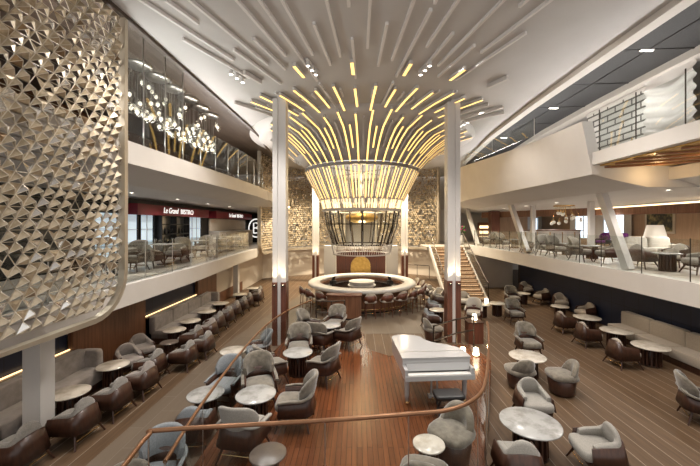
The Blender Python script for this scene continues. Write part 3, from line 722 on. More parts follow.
def make_table(rad, h, top='marble', wood='walnut_dark', br=.5):
    def f():
        r = thing('cocktail_table', 'x', 'table')
        MB().lathe([(0, h-.035), (rad-.02, h-.035), (rad, h-.02), (rad, h-.006), (rad-.008, h), (0, h)], 40).build('table_top', top, r)
        s = MB(); n = 16
        for k in range(n):
            a = 2*PI*k/n; u = (math.cos(a), math.sin(a)); q = rad*br
            s.bar((u[0]*q*1.06, u[1]*q*1.06, .02), (u[0]*q, u[1]*q, h-.035), .035, .05, u+(0,))
        s.lathe([(0, .02), (rad*br*.72, .02), (rad*br*.72, h-.035), (0, h-.035)], 20)
        s.build('slatted_base', wood, r)
        MB().lathe([(0, 0), (rad*br*1.15, 0), (rad*br*1.15, .025), (0, .025)], 28, sm=False).build('foot_plate', 'dark_bronze', r)
        return r
    return f
TALL = {k: Stock(make_tall(v, w)) for k, v, w in (('velvet', 'velvet_grey', 'walnut_dark'), ('grey', 'fabric_grey', 'walnut_dark'), ('blue', 'fabric_bluegrey_cast', 'walnut_dark'), ('wicker', 'mesh_grey', 'walnut_dark'), ('cream', 'fabric_cream', 'walnut_red'), ('purple', 'purple_fabric', 'black'))}
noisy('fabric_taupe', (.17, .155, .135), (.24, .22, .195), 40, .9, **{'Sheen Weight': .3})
LOW = {k: Stock(make_low(v, w, *((.23, .51, .21) if k in ('beige', 'cream') else (.17, .46, .20)))) for k, v, w in (('grey', 'fabric_grey', 'walnut_dark'), ('beige', 'fabric_beige', 'walnut_dark'), ('cream', 'fabric_cream', 'walnut_dark'), ('dim', 'fabric_taupe', 'walnut_dark'), ('blue', 'fabric_bluegrey_cast', 'walnut_dark'), ('plum', 'velvet_plum', 'walnut_dark'), ('wicker', 'mesh_grey', 'walnut_dark'))}
DRUM = Stock(make_drum('velvet_grey')); STOOL = Stock(make_stool)
T70 = Stock(make_table(.36, .55)); T70W = Stock(make_table(.35, .55, 'marble_warm')); T100 = Stock(make_table(.5, .55)); T90 = Stock(make_table(.45, .55, 'marble_warm')); T45 = Stock(make_table(.23, .5, 'marble_warm')); noisy('stone_taupe_dim', (.085, .066, .054), (.13, .10, .08), 6, .3); T45D = Stock(make_table(.25, .5, 'stone_taupe_dim'))  # dark taupe top has the dimming by the foreground glass in its colour
TOPZ = {'tall': (.95, .40), 'low': (.79, .36), 'drum': (.80, .30)}
def seat(stock, kind, px, py, z, look, label, group, mode='top'):
    """stock chair whose backrest top shows at (px,py); look = point it faces or a direction tuple ('d',dx,dy)"""
    zt, bk = TOPZ[kind]
    p = at(px, py, z+zt) if mode == 'top' else (px, py)
    if look[0] == 'd': d = Vector((look[1], look[2])).normalized()
    else: d = Vector((look[0]-p[0], look[1]-p[1])).normalized()
    q = (p[0]+d.x*bk, p[1]+d.y*bk) if mode == 'top' else p
    o = stock.put((q[0], q[1], z), math.atan2(d.x, -d.y), label, group); FURN.append([o, {'tall': .37, 'low': .42, 'drum': .34}[kind], z, 1.]); return o
FURN = []
TR = {}
def table(stock, px, py, z, label, group=None, h=.55):
    p = at(px, py, z+h); o = stock.put((p[0], p[1], z), R.random(), label, group); FURN.append([o, TR.get(stock, .33), z, .25]); return p
def settle(n=60):                                  # nudge pieces of furniture apart until none touch
    for _ in range(n):
        for f in FURN:                             # keep clear of the stage rail and of the banquettes
            p = f[0].location
            if abs(f[2]-ZS) < .01 and p.y > 5: p.x = max(p.x, -2.0)
            if f[2] == 0 and p.y < 10.4 and -4 < p.x < 0: p.x = min(p.x, -2.86)
            if f[2] == 0 and p.x < -5 and f[3] < .5: p.x = max(p.x, -6.03)
        for i, a in enumerate(FURN):
            for b_ in FURN[:i]:
                if abs(a[2]-b_[2]) > .2: continue
                d = Vector((a[0].location.x-b_[0].location.x, a[0].location.y-b_[0].location.y)); l = d.length; need = a[1]+b_[1]
                if l < need and l > 1e-4:
                    d = d/l*(need-l)*.5; wa, wb = a[3]/(a[3]+b_[3]), b_[3]/(a[3]+b_[3])
                    a[0].location.x += d.x*wa*1.1; a[0].location.y += d.y*wa*1.1; b_[0].location.x -= d.x*wb*1.1; b_[0].location.y -= d.y*wb*1.1

TR.update({T70: .34, T70W: .33, T100: .46, T90: .43, T45: .22})
G1, G2, G3 = 'velvet lounge chairs on the stage', 'marble cocktail tables', 'club chairs facing the left banquettes'
# --- stage
t1 = table(T70, 297, 352, ZS, 'round marble table on the stage near the left column', G2)
t2 = table(T70, 256, 393.5, ZS, 'round marble table on the stage left of the tilted velvet chair', G2)
t5 = table(T70, 329, 324, ZS, 'round marble table at the back of the stage by the bronze rail', G2)
t3 = table(T45D, 268, 453, ZS, 'small low table seen through the foreground glass, bottom left of the stage', G2, .5)
t4 = table(T45, 430, 444, ZS, 'small round side table behind the foreground rail in front of the piano', G2, .5)
V = TALL['velvet']
seat(V, 'tall', 317, 372, ZS, t2, 'velvet lounge chair alone in mid stage, in side view facing left', G1)
seat(V, 'tall', 252, 350, ZS, t2, 'velvet lounge chair facing the viewer behind the middle stage table', G1)
seat(TALL['grey'], 'tall', 231, 408, ZS, (t2[0]+.2, t2[1]), 'pale grey lounge chair seen from behind above the copper rail', G1)
seat(V, 'tall', 338, 343, ZS, t1, 'velvet lounge chair right of the table near the left column', G1)
seat(V, 'tall', 300, 321.5, ZS, (t1[0], t1[1]), 'velvet lounge chair facing the viewer behind the table near the left column', G1)
seat(V, 'tall', 258, 345, ZS, t1, 'velvet lounge chair left of the table near the left column, facing right', G1)
seat(V, 'tall', 302, 309, ZS, t5, 'velvet lounge chair at the far left of the back stage table', G1)
seat(V, 'tall', 313, 322, ZS, (t5[0]+.1, t5[1]+.1), 'velvet lounge chair seen from behind at the back stage table', G1)
seat(V, 'tall', 337, 305.5, ZS, t5, 'velvet lounge chair behind the back stage table, facing the viewer', G1)
seat(V, 'tall', 357, 317, ZS, t5, 'velvet lounge chair right of the back stage table, facing left', G1)
seat(DRUM, 'drum', 456, 405, ZS, (t4[0]-.1, t4[1]-.1), 'velvet drum chair behind the small side table, below the piano', 'drum chairs')
seat(DRUM, 'drum', 424, 452, ZS, (t4[0]+.1, t4[1]+.4), 'velvet drum chair cut by the bottom edge, in front of the small side table', 'drum chairs')
# --- left of the stage rail
t7 = table(T70, 209, 391, 0, 'round marble table left of the stage rail between pale blue-grey chairs', G2)
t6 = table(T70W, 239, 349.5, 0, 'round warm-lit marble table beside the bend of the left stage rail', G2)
G4 = 'blue-grey chairs seen through the stage glass'
seat(TALL['blue'], 'tall', 222, 362, 0, t7, 'blue-grey lounge chair behind the table left of the stage rail', G4)
seat(LOW['blue'], 'low', 190, 407, 0, (t7[0], t7[1]+.1), 'dark-sided low chair in front of the table left of the stage rail', G4)
seat(TALL['blue'], 'tall', 171, 422, 0, ('d', .1, -1), 'blue-grey lounge chair facing the viewer in the lower left by the copper rail corner', G4)
seat(TALL['blue'], 'tall', 262, 332, 0, t6, 'blue-grey lounge chair right of the warm-lit table, behind the rail bend', G4)
seat(LOW['blue'], 'low', 226, 355, 0, (t6[0]+.2, t6[1]+.1), 'low blue-grey chair left of the warm-lit table by the rail bend', G4)
seat(V, 'tall', 150, 459, 0, ('d', .1, -1), 'velvet chair top showing at the bottom edge below the copper rail corner', G4)
# --- left row of tables and club chairs
GL = 'marble tables along the left banquettes'
lt = [(72, 391.5, 'marble table beside the white post at the near left banquette'), (117.5, 362, 'marble table at the curved end of the near left banquette'), (170, 329.5, 'nearest marble table of the second left banquette'), (188, 320.4, 'second marble table along the second left banquette'), (204.4, 311, 'third marble table along the second left banquette'), (218.5, 303, 'farthest marble table of the second left banquette'), (241, 294, 'marble table beyond the banquettes by the far left white post'), (253, 288, 'farthest marble table on the left, near the lattice screen')]
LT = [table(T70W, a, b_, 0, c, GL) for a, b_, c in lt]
table(T45D, 165, 343.5, 0, 'small grey side table between velvet chairs before the walnut wall', GL, .5)
lc = [(44, 420, 'grey', 'grey club chair cut by the left edge, nearest of the left row'), (99, 393.5, 'grey', 'grey club chair in front of the table beside the white post'), (130, 372, 'grey', 'grey club chair right of the table at the curved banquette end'), (153, 358.5, 'plum', 'club chair third beyond the white post, back turned to the walkway'), (168, 347, 'grey', 'club chair fourth beyond the white post, in front of the small side table'), (184, 341, 'grey', 'club chair at the nearest table of the second banquette'), (193.5, 333.5, 'grey', 'club chair at the second table of the second banquette'), (204, 325, 'grey', 'club chair at the third table of the second banquette'), (214, 319, 'plum', 'club chair just past the third table of the second banquette'), (225, 310.5, 'grey', 'club chair at the farthest table of the second banquette'), (232, 306, 'grey', 'first club chair past the second left banquette'), (241.5, 299.5, 'plum', 'second club chair past the second left banquette'), (247.5, 296, 'grey', 'third club chair past the second left banquette'), (252.5, 292.5, 'grey', 'fourth club chair past the second left banquette'), (258, 289, 'plum', 'fifth club chair past the second left banquette'), (263, 285.5, 'grey', 'farthest club chair of the left row, just left of the tall column')]
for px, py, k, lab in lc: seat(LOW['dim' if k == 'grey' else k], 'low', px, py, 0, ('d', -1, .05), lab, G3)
seat(LOW['plum'], 'low', 134, 341, 0, ('d', .75, -.6), 'left of two velvet chairs before the walnut wall', 'velvet chairs by the walnut wall')
seat(LOW['plum'], 'low', 147.5, 335, 0, ('d', .75, -.6), 'right of two velvet chairs before the walnut wall', 'velvet chairs by the walnut wall')
# --- right floor
tr = table(T100, 530, 422, 0, 'large round marble table in the right foreground between three grey armchairs', G2)
tq = table(T90, 527, 356, 0, 'round marble table behind the foreground armchairs with a drum chair before it', G2)
G5 = 'grey armchairs round the large foreground table'
seat(LOW['grey'], 'low', 525, 373, 0, ('d', -.05, -1), 'grey armchair facing the viewer behind the large foreground table', G5)
seat(LOW['grey'], 'low', 622, 424, 0, ('d', -1, .12), 'grey armchair right of the large foreground table, facing left', G5)
seat(LOW['grey'], 'low', 528, 447, 0, ('d', .1, 1), 'grey armchair seen from behind at the bottom edge', G5)
seat(DRUM, 'drum', 528, 358, 0, ('d', -.05, 1), 'velvet drum chair seen from behind, in front of the second right table', 'drum chairs')
seat(DRUM, 'drum', 575, 360, 0, ('d', -1, .1), 'velvet drum chair standing alone on the right floor, facing left', 'drum chairs')
G6 = 'velvet chairs right of the stage'
seat(V, 'tall', 522, 321, 0, ('d', 0, -1), 'velvet chair facing the viewer behind the second right table', G6)
seat(V, 'tall', 510, 297.5, 0, ('d', 0, -1), 'velvet chair facing the viewer, middle one of the column right of the stage', G6)
seat(V, 'tall', 509, 285, 0, ('d', 0, -1), 'velvet chair facing the viewer, farthest one right of the stage', G6)
seat(V, 'tall', 676, 371, 0, ('d', .9, -.5), 'large velvet chair cut by the right edge of the photo', G6)
GR = 'marble tables along the right banquette'
tables_r = [(650, 345.5, 'nearest marble table at the right banquette'), (614.5, 330, 'middle marble table at the right banquette'), (587, 317, 'farthest marble table at the right banquette')]
for a, b_, c in tables_r: table(T90, a, b_, 0, c, GR)
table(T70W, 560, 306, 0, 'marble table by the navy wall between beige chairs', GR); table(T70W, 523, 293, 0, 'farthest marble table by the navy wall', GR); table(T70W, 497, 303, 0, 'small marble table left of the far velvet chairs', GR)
G7 = 'beige club chairs along the right side'
for px, py, d, lab in ((612, 338, (1, .05), 'club chair seen from behind at the nearest right banquette table'), (583, 322, (1, .05), 'club chair seen from behind at the middle right banquette table'), (556, 311, (1, .05), 'club chair seen from behind at the farthest right banquette table'), (594, 302, (-1, -.1), 'beige club chair against the navy wall at the end of the right banquette'), (558, 291.5, (-.3, -1), 'beige club chair by the navy wall facing the viewer, in the middle'), (549, 288, (-1, -.1), 'beige club chair by the navy wall facing left, beside the far table'), (522, 280.5, (.1, -1), 'farthest beige club chair in the corner of the navy wall')):
    seat(LOW['beige'], 'low', px, py, 0, ('d',)+d, lab, G7)
# --- group behind the piano, round the right column
table(T70W, 438, 309.5, 0, 'marble table left of the right column', G2); table(T70W, 461, 293.5, 0, 'marble table right of the right column below the stair', G2); tl = table(T70W, 482, 304, 0, 'marble table with two small lamps right of the right column', G2)
G8 = 'chairs round the right column'
for st, kd, px, py, d, lab in ((LOW['blue'], 'low', 425, 297, (1, -.2), 'upper of two low grey chairs left of the right column'), (LOW['blue'], 'low', 422, 308, (1, .1), 'lower of two low grey chairs left of the right column'), (DRUM, 'drum', 425, 318, (1, .2), 'drum chair left of the foot of the right column'), (LOW['grey'], 'low', 431, 290, (1, -.1), 'low grey chair beyond the chairs left of the right column'), (LOW['cream'], 'low', 427, 283.5, (.4, -1), 'cream club chair between the bar and the stair'), (LOW['cream'], 'low', 440, 287, (-.6, -1), 'cream club chair touching the left outline of the right column'), (TALL['cream'], 'tall', 474, 297, (-.4, -1), 'white lounge chair with tall back right of the right column'), (LOW['cream'], 'low', 463, 290, (-.2, -1), 'cream club chair at the foot of the golden stair')):
    seat(st, kd, px, py, 0, ('d',)+d, lab, G8)
settle()
# --- bar stools
sp = [(306, 'leftmost bar stool on the left curve of the bar'), (312, 'second bar stool from the left on the curve of the bar'), (320, 'bar stool left of the walnut service cabinet'), (371.5, 'bar stool right of the walnut service cabinet'), (385, 'second bar stool right of the walnut service cabinet'), (399, 'third bar stool right of the walnut service cabinet'), (410, 'fourth bar stool right of the walnut service cabinet'), (418, 'fifth bar stool right of the walnut service cabinet'), (423, 'sixth bar stool on the right curve of the bar')]
for (deg, (px, lab)) in zip((205, 219, 233, 276, 290, 304, 318, 332, 346), sp):
    a = math.radians(deg); q = (AX+3.02*math.cos(a), AY+3.02*math.sin(a)); STOOL.put((q[0], q[1], 0), face(q, (AX, AY)), lab, 'stools round the bar')
for deg, lab in ((4, 'bar stool at the far right side of the bar'), (18, 'farthest bar stool on the right of the bar')):
    a = math.radians(deg); q = (AX+3.02*math.cos(a), AY+3.02*math.sin(a)); STOOL.put((q[0], q[1], 0), face(q, (AX, AY)), lab, 'stools round the bar')

# ------------------------------------------------------------------ banquettes
def banquette(label, x, y0, y1, side, fab, cap):
    """runs along Y; back against the wall at x, seat towards side"""
    r = thing('banquette', label, 'sofa', (x, y0, 0)); L = y1-y0; s = side; n = max(2, round(L/1.25)); w = L/n
    MB().box((s*.37, L/2, .1), (.6, L-.04, .2)).build('plinth', 'walnut_dark', r)
    for k in range(n):
        MB().soft((s*.40, w*(k+.5), .33), (.68, w-.005, .28), .16, 28, 12).build('seat_cushion', fab, r)
        MB().soft((s*.12, w*(k+.5), .62), (.22, w-.005, .6), .16, 28, 12).build('back_cushion', fab, r)
    if cap:
        q = [(s*(.12+.52*t), L+.02+.05*math.sin(t*PI)) for t in [i/8 for i in range(9)]]
        MB().soft((s*.29, L+.02, .58), (.5, .22, .6), .3, 28, 12).build('end_cushion', fab, r)
banquette('long grey velvet banquette before the near navy niche at the left edge', -6.98, 3.4, 8.4, 1, 'velvet_plum', True)
banquette('long grey velvet banquette before the second navy niche on the left', -6.98, 11.2, 15.6, 1, 'velvet_plum', True)
banquette('long beige banquette with upright cushions along the right navy wall', 9.75, 5.0, 12.1, -1, 'fabric_beige', False)

# ------------------------------------------------------------------ piano and bench
pn = thing('grand_piano', 'white grand piano with closed glossy lid on the stage', 'piano', (1.62, 6.82, ZS), math.radians(4))
def outline(w=1.4, l=1.42, y0=0):
    x0 = -w/2; c = [(x0, y0), (w/2, y0)]
    cur = [(w/2, y0+.25), (w/2-.05, y0+.48), (w/2-.28, y0+.72), (w/2-.52, y0+.86), (w/2-.66, y0+1.06), (w/2-.72, y0+1.25), (w/2-.84, y0+l-.06), (w/2-1.02, y0+l), (x0+.18, y0+l-.01), (x0+.05, y0+l-.07), (x0, y0+l-.2)]
    sm = smoothpath([(x, y, 0) for x, y in cur], 4); return c+[(p.x, p.y) for p in sm]
ol = outline(); MB().prism(ol, .62, .93).build('case', 'lacquer_white', pn)
lid = MB().prism([(x*1.012, y*1.012-.01) for x, y in ol], .935, .96)
lo_ = lid.build('lid', 'lacquer_white', pn)
MB().box((0, .32, .962), (1.4, .012, .006)).build('lid_hinge', 'steel', lo_)
kb = MB().box((0, -.12, .64), (1.4, .26, .09)).build('key_bed', 'lacquer_white', pn)
for s in (-1, 1): MB().box((s*.67, -.11, .74), (.06, .24, .14)).build('cheek_block', 'lacquer_white', pn)
MB().box((0, -.05, .79), (1.28, .1, .14), 0, -.35).build('fallboard', 'lacquer_white', pn)
MB().box((0, -.17, .695), (1.26, .13, .02)).build('keys', 'stone_white', pn)
for x, y in ((-.6, .05), (.6, .05), (-.35, 1.2)):
    g = MB().lathe([(0, .07), (.035, .07), (.045, .2), (.055, .5), (.075, .56), (.075, .63), (0, .63)], 14, (x, y, 0)).build('leg', 'lacquer_white', pn)
    MB().lathe([(0, 0), (.035, .0), (.045, .03), (.03, .07), (0, .075)], 12, (x, y, 0)).build('caster', 'brass', g)
ly = MB().bar((-.07, .16, .1), (-.05, .16, .62), .03, .03).bar((.07, .16, .1), (.05, .16, .62), .03, .03).box((0, .16, .1), (.26, .12, .05)).build('pedal_lyre', 'lacquer_white', pn)
for x in (-.06, 0, .06): MB().box((x, .06, .1), (.025, .12, .012)).build('pedal', 'brass', ly)
b_ = thing('piano_bench', 'black padded bench with crossed legs before the piano', 'bench', (1.72, 6.3, ZS), math.radians(4))
MB().soft((0, 0, .46), (.55, .34, .09), .25).build('seat', 'black', b_)
for s in (-1, 1):
    MB().bar((s*.2, -.16, 0), (s*.2, .13, .42), .03, .03).bar((s*.2, .16, 0), (s*.2, -.13, .42), .03, .03).build('crossed_leg', 'black', b_)
MB().tube([(-.2, 0, .22), (.2, 0, .22)], .012, 6).build('stretcher', 'black', b_)

# ------------------------------------------------------------------ small table lamps
def make_lamp():
    r = thing('table_lamp', 'x', 'lamp')
    MB().lathe([(0, 0), (.055, 0), (.055, .02), (.02, .03), (.02, .06), (0, .06)], 16).build('base', 'brass', r)
    MB().lathe([(0, .05), (.085, .05), (.065, .23), (.05, .24), (0, .24)], 20).build('lamp_shade', 'glow_lamp', r)
    return r
LAMP = Stock(make_lamp)
for px, py, z, lab in ((463, 356, ZS, 'left of two small glowing lamps on the stage floor beside the piano'), (476, 356.5, ZS, 'right of two small glowing lamps on the stage floor beside the piano')):
    p = at(px, py, z); LAMP.put((p[0], p[1], z), 0, lab, 'small glowing cordless lamps')
LAMP.put((tl[0]-.16, tl[1]+.05, .55), 0, 'left small lamp on the table right of the right column', 'small glowing cordless lamps'); LAMP.put((tl[0]+.2, tl[1]+.02, .55), 0, 'right small lamp on the table right of the right column', 'small glowing cordless lamps')
sd = thing('service_stand', 'low walnut stand behind the bronze rail with a small lamp on it', 'cabinet', (4.0, 11.45, 0))
MB().box((0, 0, .35), (.5, .4, .7)).build('body', 'walnut_red', sd); MB().box((0, 0, .715), (.54, .44, .03)).build('top', 'walnut_dark', sd)
LAMP.put((4.0, 11.4, .73), 0, 'small glowing lamp on the low walnut stand behind the bronze rail', 'small glowing cordless lamps')

# ------------------------------------------------------------------ bistro on the left middle deck
XB = -8.85
S('wall_left_bistro', MB().box((XB-.12, 16, 3.82), (.1, 28, 2.5)), 'black')
def sign(y0, y1, label):
    r = thing('bistro_sign', label, 'sign', (XB, (y0+y1)/2, 4.42))
    MB().box((.25, 0, .2), (.5, y1-y0, .42)).build('fascia_board', 'red_sign', r)
    ym = (y0+y1)/2+.1
    for txt, size, off, shear in (('Le Grand', .28, -1.38, .25), ('BISTRO', .25, .02, 0)):
        cu = bpy.data.curves.new('t', 'FONT'); cu.body = txt; cu.size = size*1.28; cu.extrude = .008; cu.shear = shear
        to = bpy.data.objects.new('t', cu); COL.objects.link(to); bpy.context.view_layer.update()
        me = bpy.data.meshes.new_from_object(to.evaluated_get(bpy.context.evaluated_depsgraph_get())); bpy.data.objects.remove(to)
        wd = max(v.co.x for v in me.vertices); target = 1.22
        for v in me.vertices:
            x, y, z = v.co; v.co = (.51+z, off+x/wd*target, .1+y)
        me.materials.clear(); me.materials.append(MATS['letter_white']); o = bpy.data.objects.new('lettering', me); COL.objects.link(o); o.parent = r
sign(12.75, 18.9, 'long dark red sign reading Le Grand BISTRO nearest over the glass front'); sign(19.9, 26.6, 'farther dark red sign reading Le Grand BISTRO beside the white emblem')
def shopwin(y0, y1, label, m, mull):
    r = thing('window_panel', label, 'window', (XB, (y0+y1)/2, 2.62)); L = y1-y0
    MB().box((.0, 0, .95), (.04, L, 1.72)).build('pane', m, r)
    for y in (-L/2, L/2): MB().box((.03, y, .93), (.07, .06, 1.86)).build('frame', 'black', r)
    for k in range(1, mull): MB().box((.03, -L/2+L*k/mull, .93), (.05, .03, 1.8)).build('mullion', 'steel', r)
    for z in (.62, 1.2): MB().box((.03, 0, z), (.05, L, .02)).build('crossbar', 'steel', r)
shopwin(11.2, 13.45, 'pale blue glass panel left of the bistro entrance, beside the lattice', 'glass_blue', 2); shopwin(13.6, 14.5, 'pale blue glass door at the bistro front', 'glass_blue', 2); shopwin(17.4, 18.9, 'pale blue glass panel right of the bistro wine shelves', 'glass_blue', 3); 
r = thing('kitchen_counter', 'pale lit kitchen counter in the second bistro opening', 'counter', (XB+.02, 23.2, ZD-.02))
MB().box((0, 0, 1.2), (.05, 6.4, 1.2)).build('back_panel', 'plaster_warm', r); MB().box((.3, 0, .5), (.6, 6.4, 1.0)).build('front', 'fabric_cream', r); MB().box((.3, 0, 1.02), (.66, 6.4, .05)).build('counter_top', 'stone_white', r)
# wine shelves
w = thing('wine_cabinet', 'black wine cabinet with lit shelves of bottles in the bistro front', 'cabinet', (XB, 15.9, ZD-.02))
MB().box((-.02, 0, .95), (.06, 2.4, 1.8)).build('back_panel', 'steel', w)
for y in (-1.2, 0, 1.2): MB().box((.15, y, .95), (.3, .05, 1.8)).build('side_panel', 'black', w)
for z in (.08, .55, 1.0, 1.45, 1.82): MB().box((.15, 0, z), (.3, 2.4, .04)).build('shelf', 'black', w)
def make_bottle():
    o = MB().lathe([(0, 0), (.04, 0), (.04, .2), (.014, .26), (.014, .32), (0, .32)], 10).build('wine_bottle', 'black_gloss'); return tag(o, 'x', 'bottle')
BOT = Stock(make_bottle)
for z in (.1, .57, 1.02):
    for k in range(8): BOT.put((XB+.15, 14.86+.29*k+(.06 if k > 3 else 0), ZD-.017+z), 0, 'dark wine bottle standing on the shelves of the bistro wine cabinet', 'bottles in the wine cabinet')
# emblem
e = thing('emblem_panel', 'black wall panel with white ring emblem at the end of the bistro', 'sign', (-8.05, 26.9, 3.75), math.radians(-20))
MB().box((0, 0, 0), (1.7, .1, 2.3)).build('panel', 'black', e)
mb = MB(); 
for k in range(40): pass
mb.tube([(.72*math.cos(a), -.06, .72*math.sin(a)) for a in [2*PI*k/40 for k in range(40)]], .05, 6, closed=True); mb.build('ring', 'letter_white', e)
mb = MB(); mb.tube([(-.25, -.06, -.4), (-.25, -.06, .4), (.05, -.06, .42), (.2, -.06, .25), (.05, -.06, .03), (-.25, -.06, 0)], .05, 6); mb.tube([(-.02, -.06, .02), (.28, -.06, -.15), (.2, -.06, -.38), (-.25, -.06, -.4)], .05, 6); mb.build('monogram', 'letter_white', e)
# bistro tables and chairs
def make_dining():
    r = thing('dining_table', 'x', 'table')
    MB().box((0, 0, .735), (.8, .8, .03)).build('table_top', 'stone_white', r); MB().tube([(0, 0, .03), (0, 0, .72)], .035, 10).build('pedestal', 'dark_bronze', r); MB().lathe([(0, 0), (.24, 0), (.24, .03), (0, .04)], 20).build('foot_plate', 'dark_bronze', r)
    return r
DT = Stock(make_dining)
dl = [(-6.9, 9.5, 'bistro table nearest the lattice screen behind the left glass'), (-6.9, 12.0, 'second bistro table from the lattice behind the left glass'), (-7.0, 14.5, 'third bistro table from the lattice behind the left glass'), (-7.1, 17.0, 'fourth bistro table from the lattice behind the left glass'), (-7.3, 19.5, 'farthest bistro table behind the left glass')]
for (x, y, lab), nm in zip(dl, ('nearest', 'second', 'third', 'fourth', 'farthest')):
    DT.put((x, y, ZD-.02), 0, lab, 'bistro tables')
    for dy, w_ in ((-.84, 'near'), (.84, 'far')):
        (TALL['wicker'] if nm in ('nearest', 'third') else LOW['grey']).put((x, y+dy, ZD-.02), 0 if dy > 0 else PI, 'bistro chair on the %s side of the %s bistro table' % (w_, nm), 'bistro chairs')
def make_glass():
    o = MB().lathe([(0, 0), (.035, 0), (.006, .01), (.006, .1), (.035, .14), (.03, .2), (.028, .2), (.032, .14), (0, .1)], 12).build('wine_glass', 'globe_glass'); return tag(o, 'x', 'glass')
WG = Stock(make_glass)
for (x, y, lab) in dl:
    for q in ((-.2, -.2), (.2, .2)): WG.put((x+q[0], y+q[1], ZD-.02+.75), 0, 'clear wine glass standing on a bistro table behind the left glass', 'wine glasses on the bistro tables')

# ------------------------------------------------------------------ right middle-deck lounge
def dk(px, Y, z=ZD): return ((px-PX0)*Y/FOC, Y, z)
GW = 'wicker chairs on the right middle deck'
for px, Y, k, st, d, lab in ((642, 10.9, 'low', LOW['wicker'], (1, .3), 'grey woven chair behind the glass left of the dark slatted table'), (608, 12.3, 'low', LOW['wicker'], (-1, .2), 'grey woven chair between the near leaning column and the upright one'), (676, 11.2, 'low', LOW['cream'], (-1, -.2), 'white cushioned armchair right of the big white lamp'), (698, 9.6, 'low', LOW['wicker'], (-1, .2), 'grey woven chair cut by the right edge on the middle deck'), (580, 12.92, 'tall', TALL['wicker'], (.6, -1), 'woven chair left of the upright white column'), (556, 14.5, 'tall', TALL['wicker'], (.2, -1), 'woven chair under the gold pendant cluster'), (545, 15.5, 'tall', TALL['wicker'], (-.2, -1), 'tall woven chair left of the gold pendant cluster'), (527, 17.0, 'tall', TALL['wicker'], (1, -.3), 'woven chair just right of the far leaning column'), (503, 19.7, 'tall', TALL['wicker'], (.4, -1), 'woven chair just left of the far leaning column'), (490, 21.5, 'tall', TALL['wicker'], (-1, -.3), 'woven chair in the middle between two leaning columns'), (479, 23.4, 'tall', TALL['wicker'], (1, -.3), 'woven chair farthest away by the stair top')):
    p = dk(px, Y); FURN.append([st.put(p, math.atan2(d[0], -d[1]), lab, GW), .4, p[2], 1.])
for px, Y, lab in ((668, 10.2, 'dark slatted table on the right deck below the framed picture'), (592, 13.9, 'round table on the right deck before the upright column'), (567, 15.7, 'round table on the right deck under the gold pendants'), (515, 20.4, 'round table on the right deck between leaning columns'), (485, 24.6, 'far round table on the right deck by the stair top')):
    FURN.append([T70.put(dk(px, Y), 0, lab, 'round tables on the right middle deck'), .34, ZD, .5])
settle()
for f in FURN:
    if abs(f[2]-ZD) < .1 and f[0].location.x > 0: f[0].location.x = max(f[0].location.x, 8.42)
ws = thing('white_sofa', 'white sofa with plump cushions beside the big lamp', 'sofa', dk(652, 13.2), math.radians(-10))
MB().box((0, 0, .2), (1.7, .8, .3)).build('base', 'fabric_cream', ws)
for x in (-.4, .4): MB().soft((x, -.05, .42), (.78, .72, .2), .3).build('seat_cushion', 'fabric_cream', ws); MB().soft((x, .3, .68), (.76, .24, .5), .35, rx=-.15).build('back_cushion', 'fabric_cream', ws)
for x in (-.8, .8): MB().soft((x, 0, .45), (.2, .8, .4), .3).build('arm', 'fabric_cream', ws)
MB().box((0, 0, .025), (1.5, .6, .05)).build('plinth', 'dark_bronze', ws)
st = thing('side_cabinet', 'dark low cabinet under the big white lamp', 'cabinet', dk(655, 15.2)); MB().box((0, 0, .3), (1.1, .5, .54)).build('body', 'walnut_dark', st); MB().box((0, 0, .585), (1.16, .54, .03)).build('top', 'black', st); MB().box((0, -.26, .3), (.02, .02, .5)).build('door_gap', 'black', st); MB().box((0, 0, .015), (1.2, .44, .03)).build('plinth', 'black', st)
wl = thing('drum_lamp', 'big white tapered lamp before the framed picture on the right deck', 'lamp', dk(655, 15.2, ZD+.6))
MB().lathe([(0, 0), (.2, 0), (.2, .04), (.05, .07), (.05, .3), (0, .3)], 20).build('base', 'black', wl); MB().lathe([(.42, .26), (.29, .8), (.28, .8), (.41, .26)], 32).build('lamp_shade', 'shade_white', wl)
pc = thing('framed_picture', 'framed dark golden landscape picture on the light wood wall', 'picture', (15.98, 17.7, 4.15), 0)
MB().box((0, 0, 0), (.04, 1.75, 1.2)).build('frame', 'champagne_frame', pc); MB().box((-.025, 0, 0), (.01, 1.5, .96)).build('canvas', 'picture_art', pc)
for y0, y1, lab in ((19.8, 21.6, 'bright window with sheer curtains left of the light wood wall'), (22.6, 24.4, 'bright window beyond the purple chairs'), (29.2, 29.9, 'far bright window at the back of the right deck')):
    r = thing('window_panel', lab, 'window', (15.95, (y0+y1)/2, 3.0)); L = y1-y0
    MB().box((0, 0, .85), (.05, L, 1.5)).build('pane', 'window_sky', r)
    for y in (-L/2, 0, L/2): MB().box((-.04, y, .85), (.06, .08, 1.6)).build('frame', 'white_metal', r)
    for y in (-L/2-.2, L/2+.2):
        c = MB(); c.strip([[(-.12-.04*math.sin(k*1.6), y-.28+.56*k/18, 0), (-.12-.04*math.sin(k*1.6), y-.28+.56*k/18, 1.8)] for k in range(19)], sm=True); c.build('curtain', 'fabric_cream', r)
for px, Y, lab in ((603, 20.3, 'left purple lounge chair by the bright window'), (620, 18.8, 'right purple lounge chair by the bright window')):
    TALL['purple'].put(dk(px, Y), -1.2, lab, 'purple chairs')
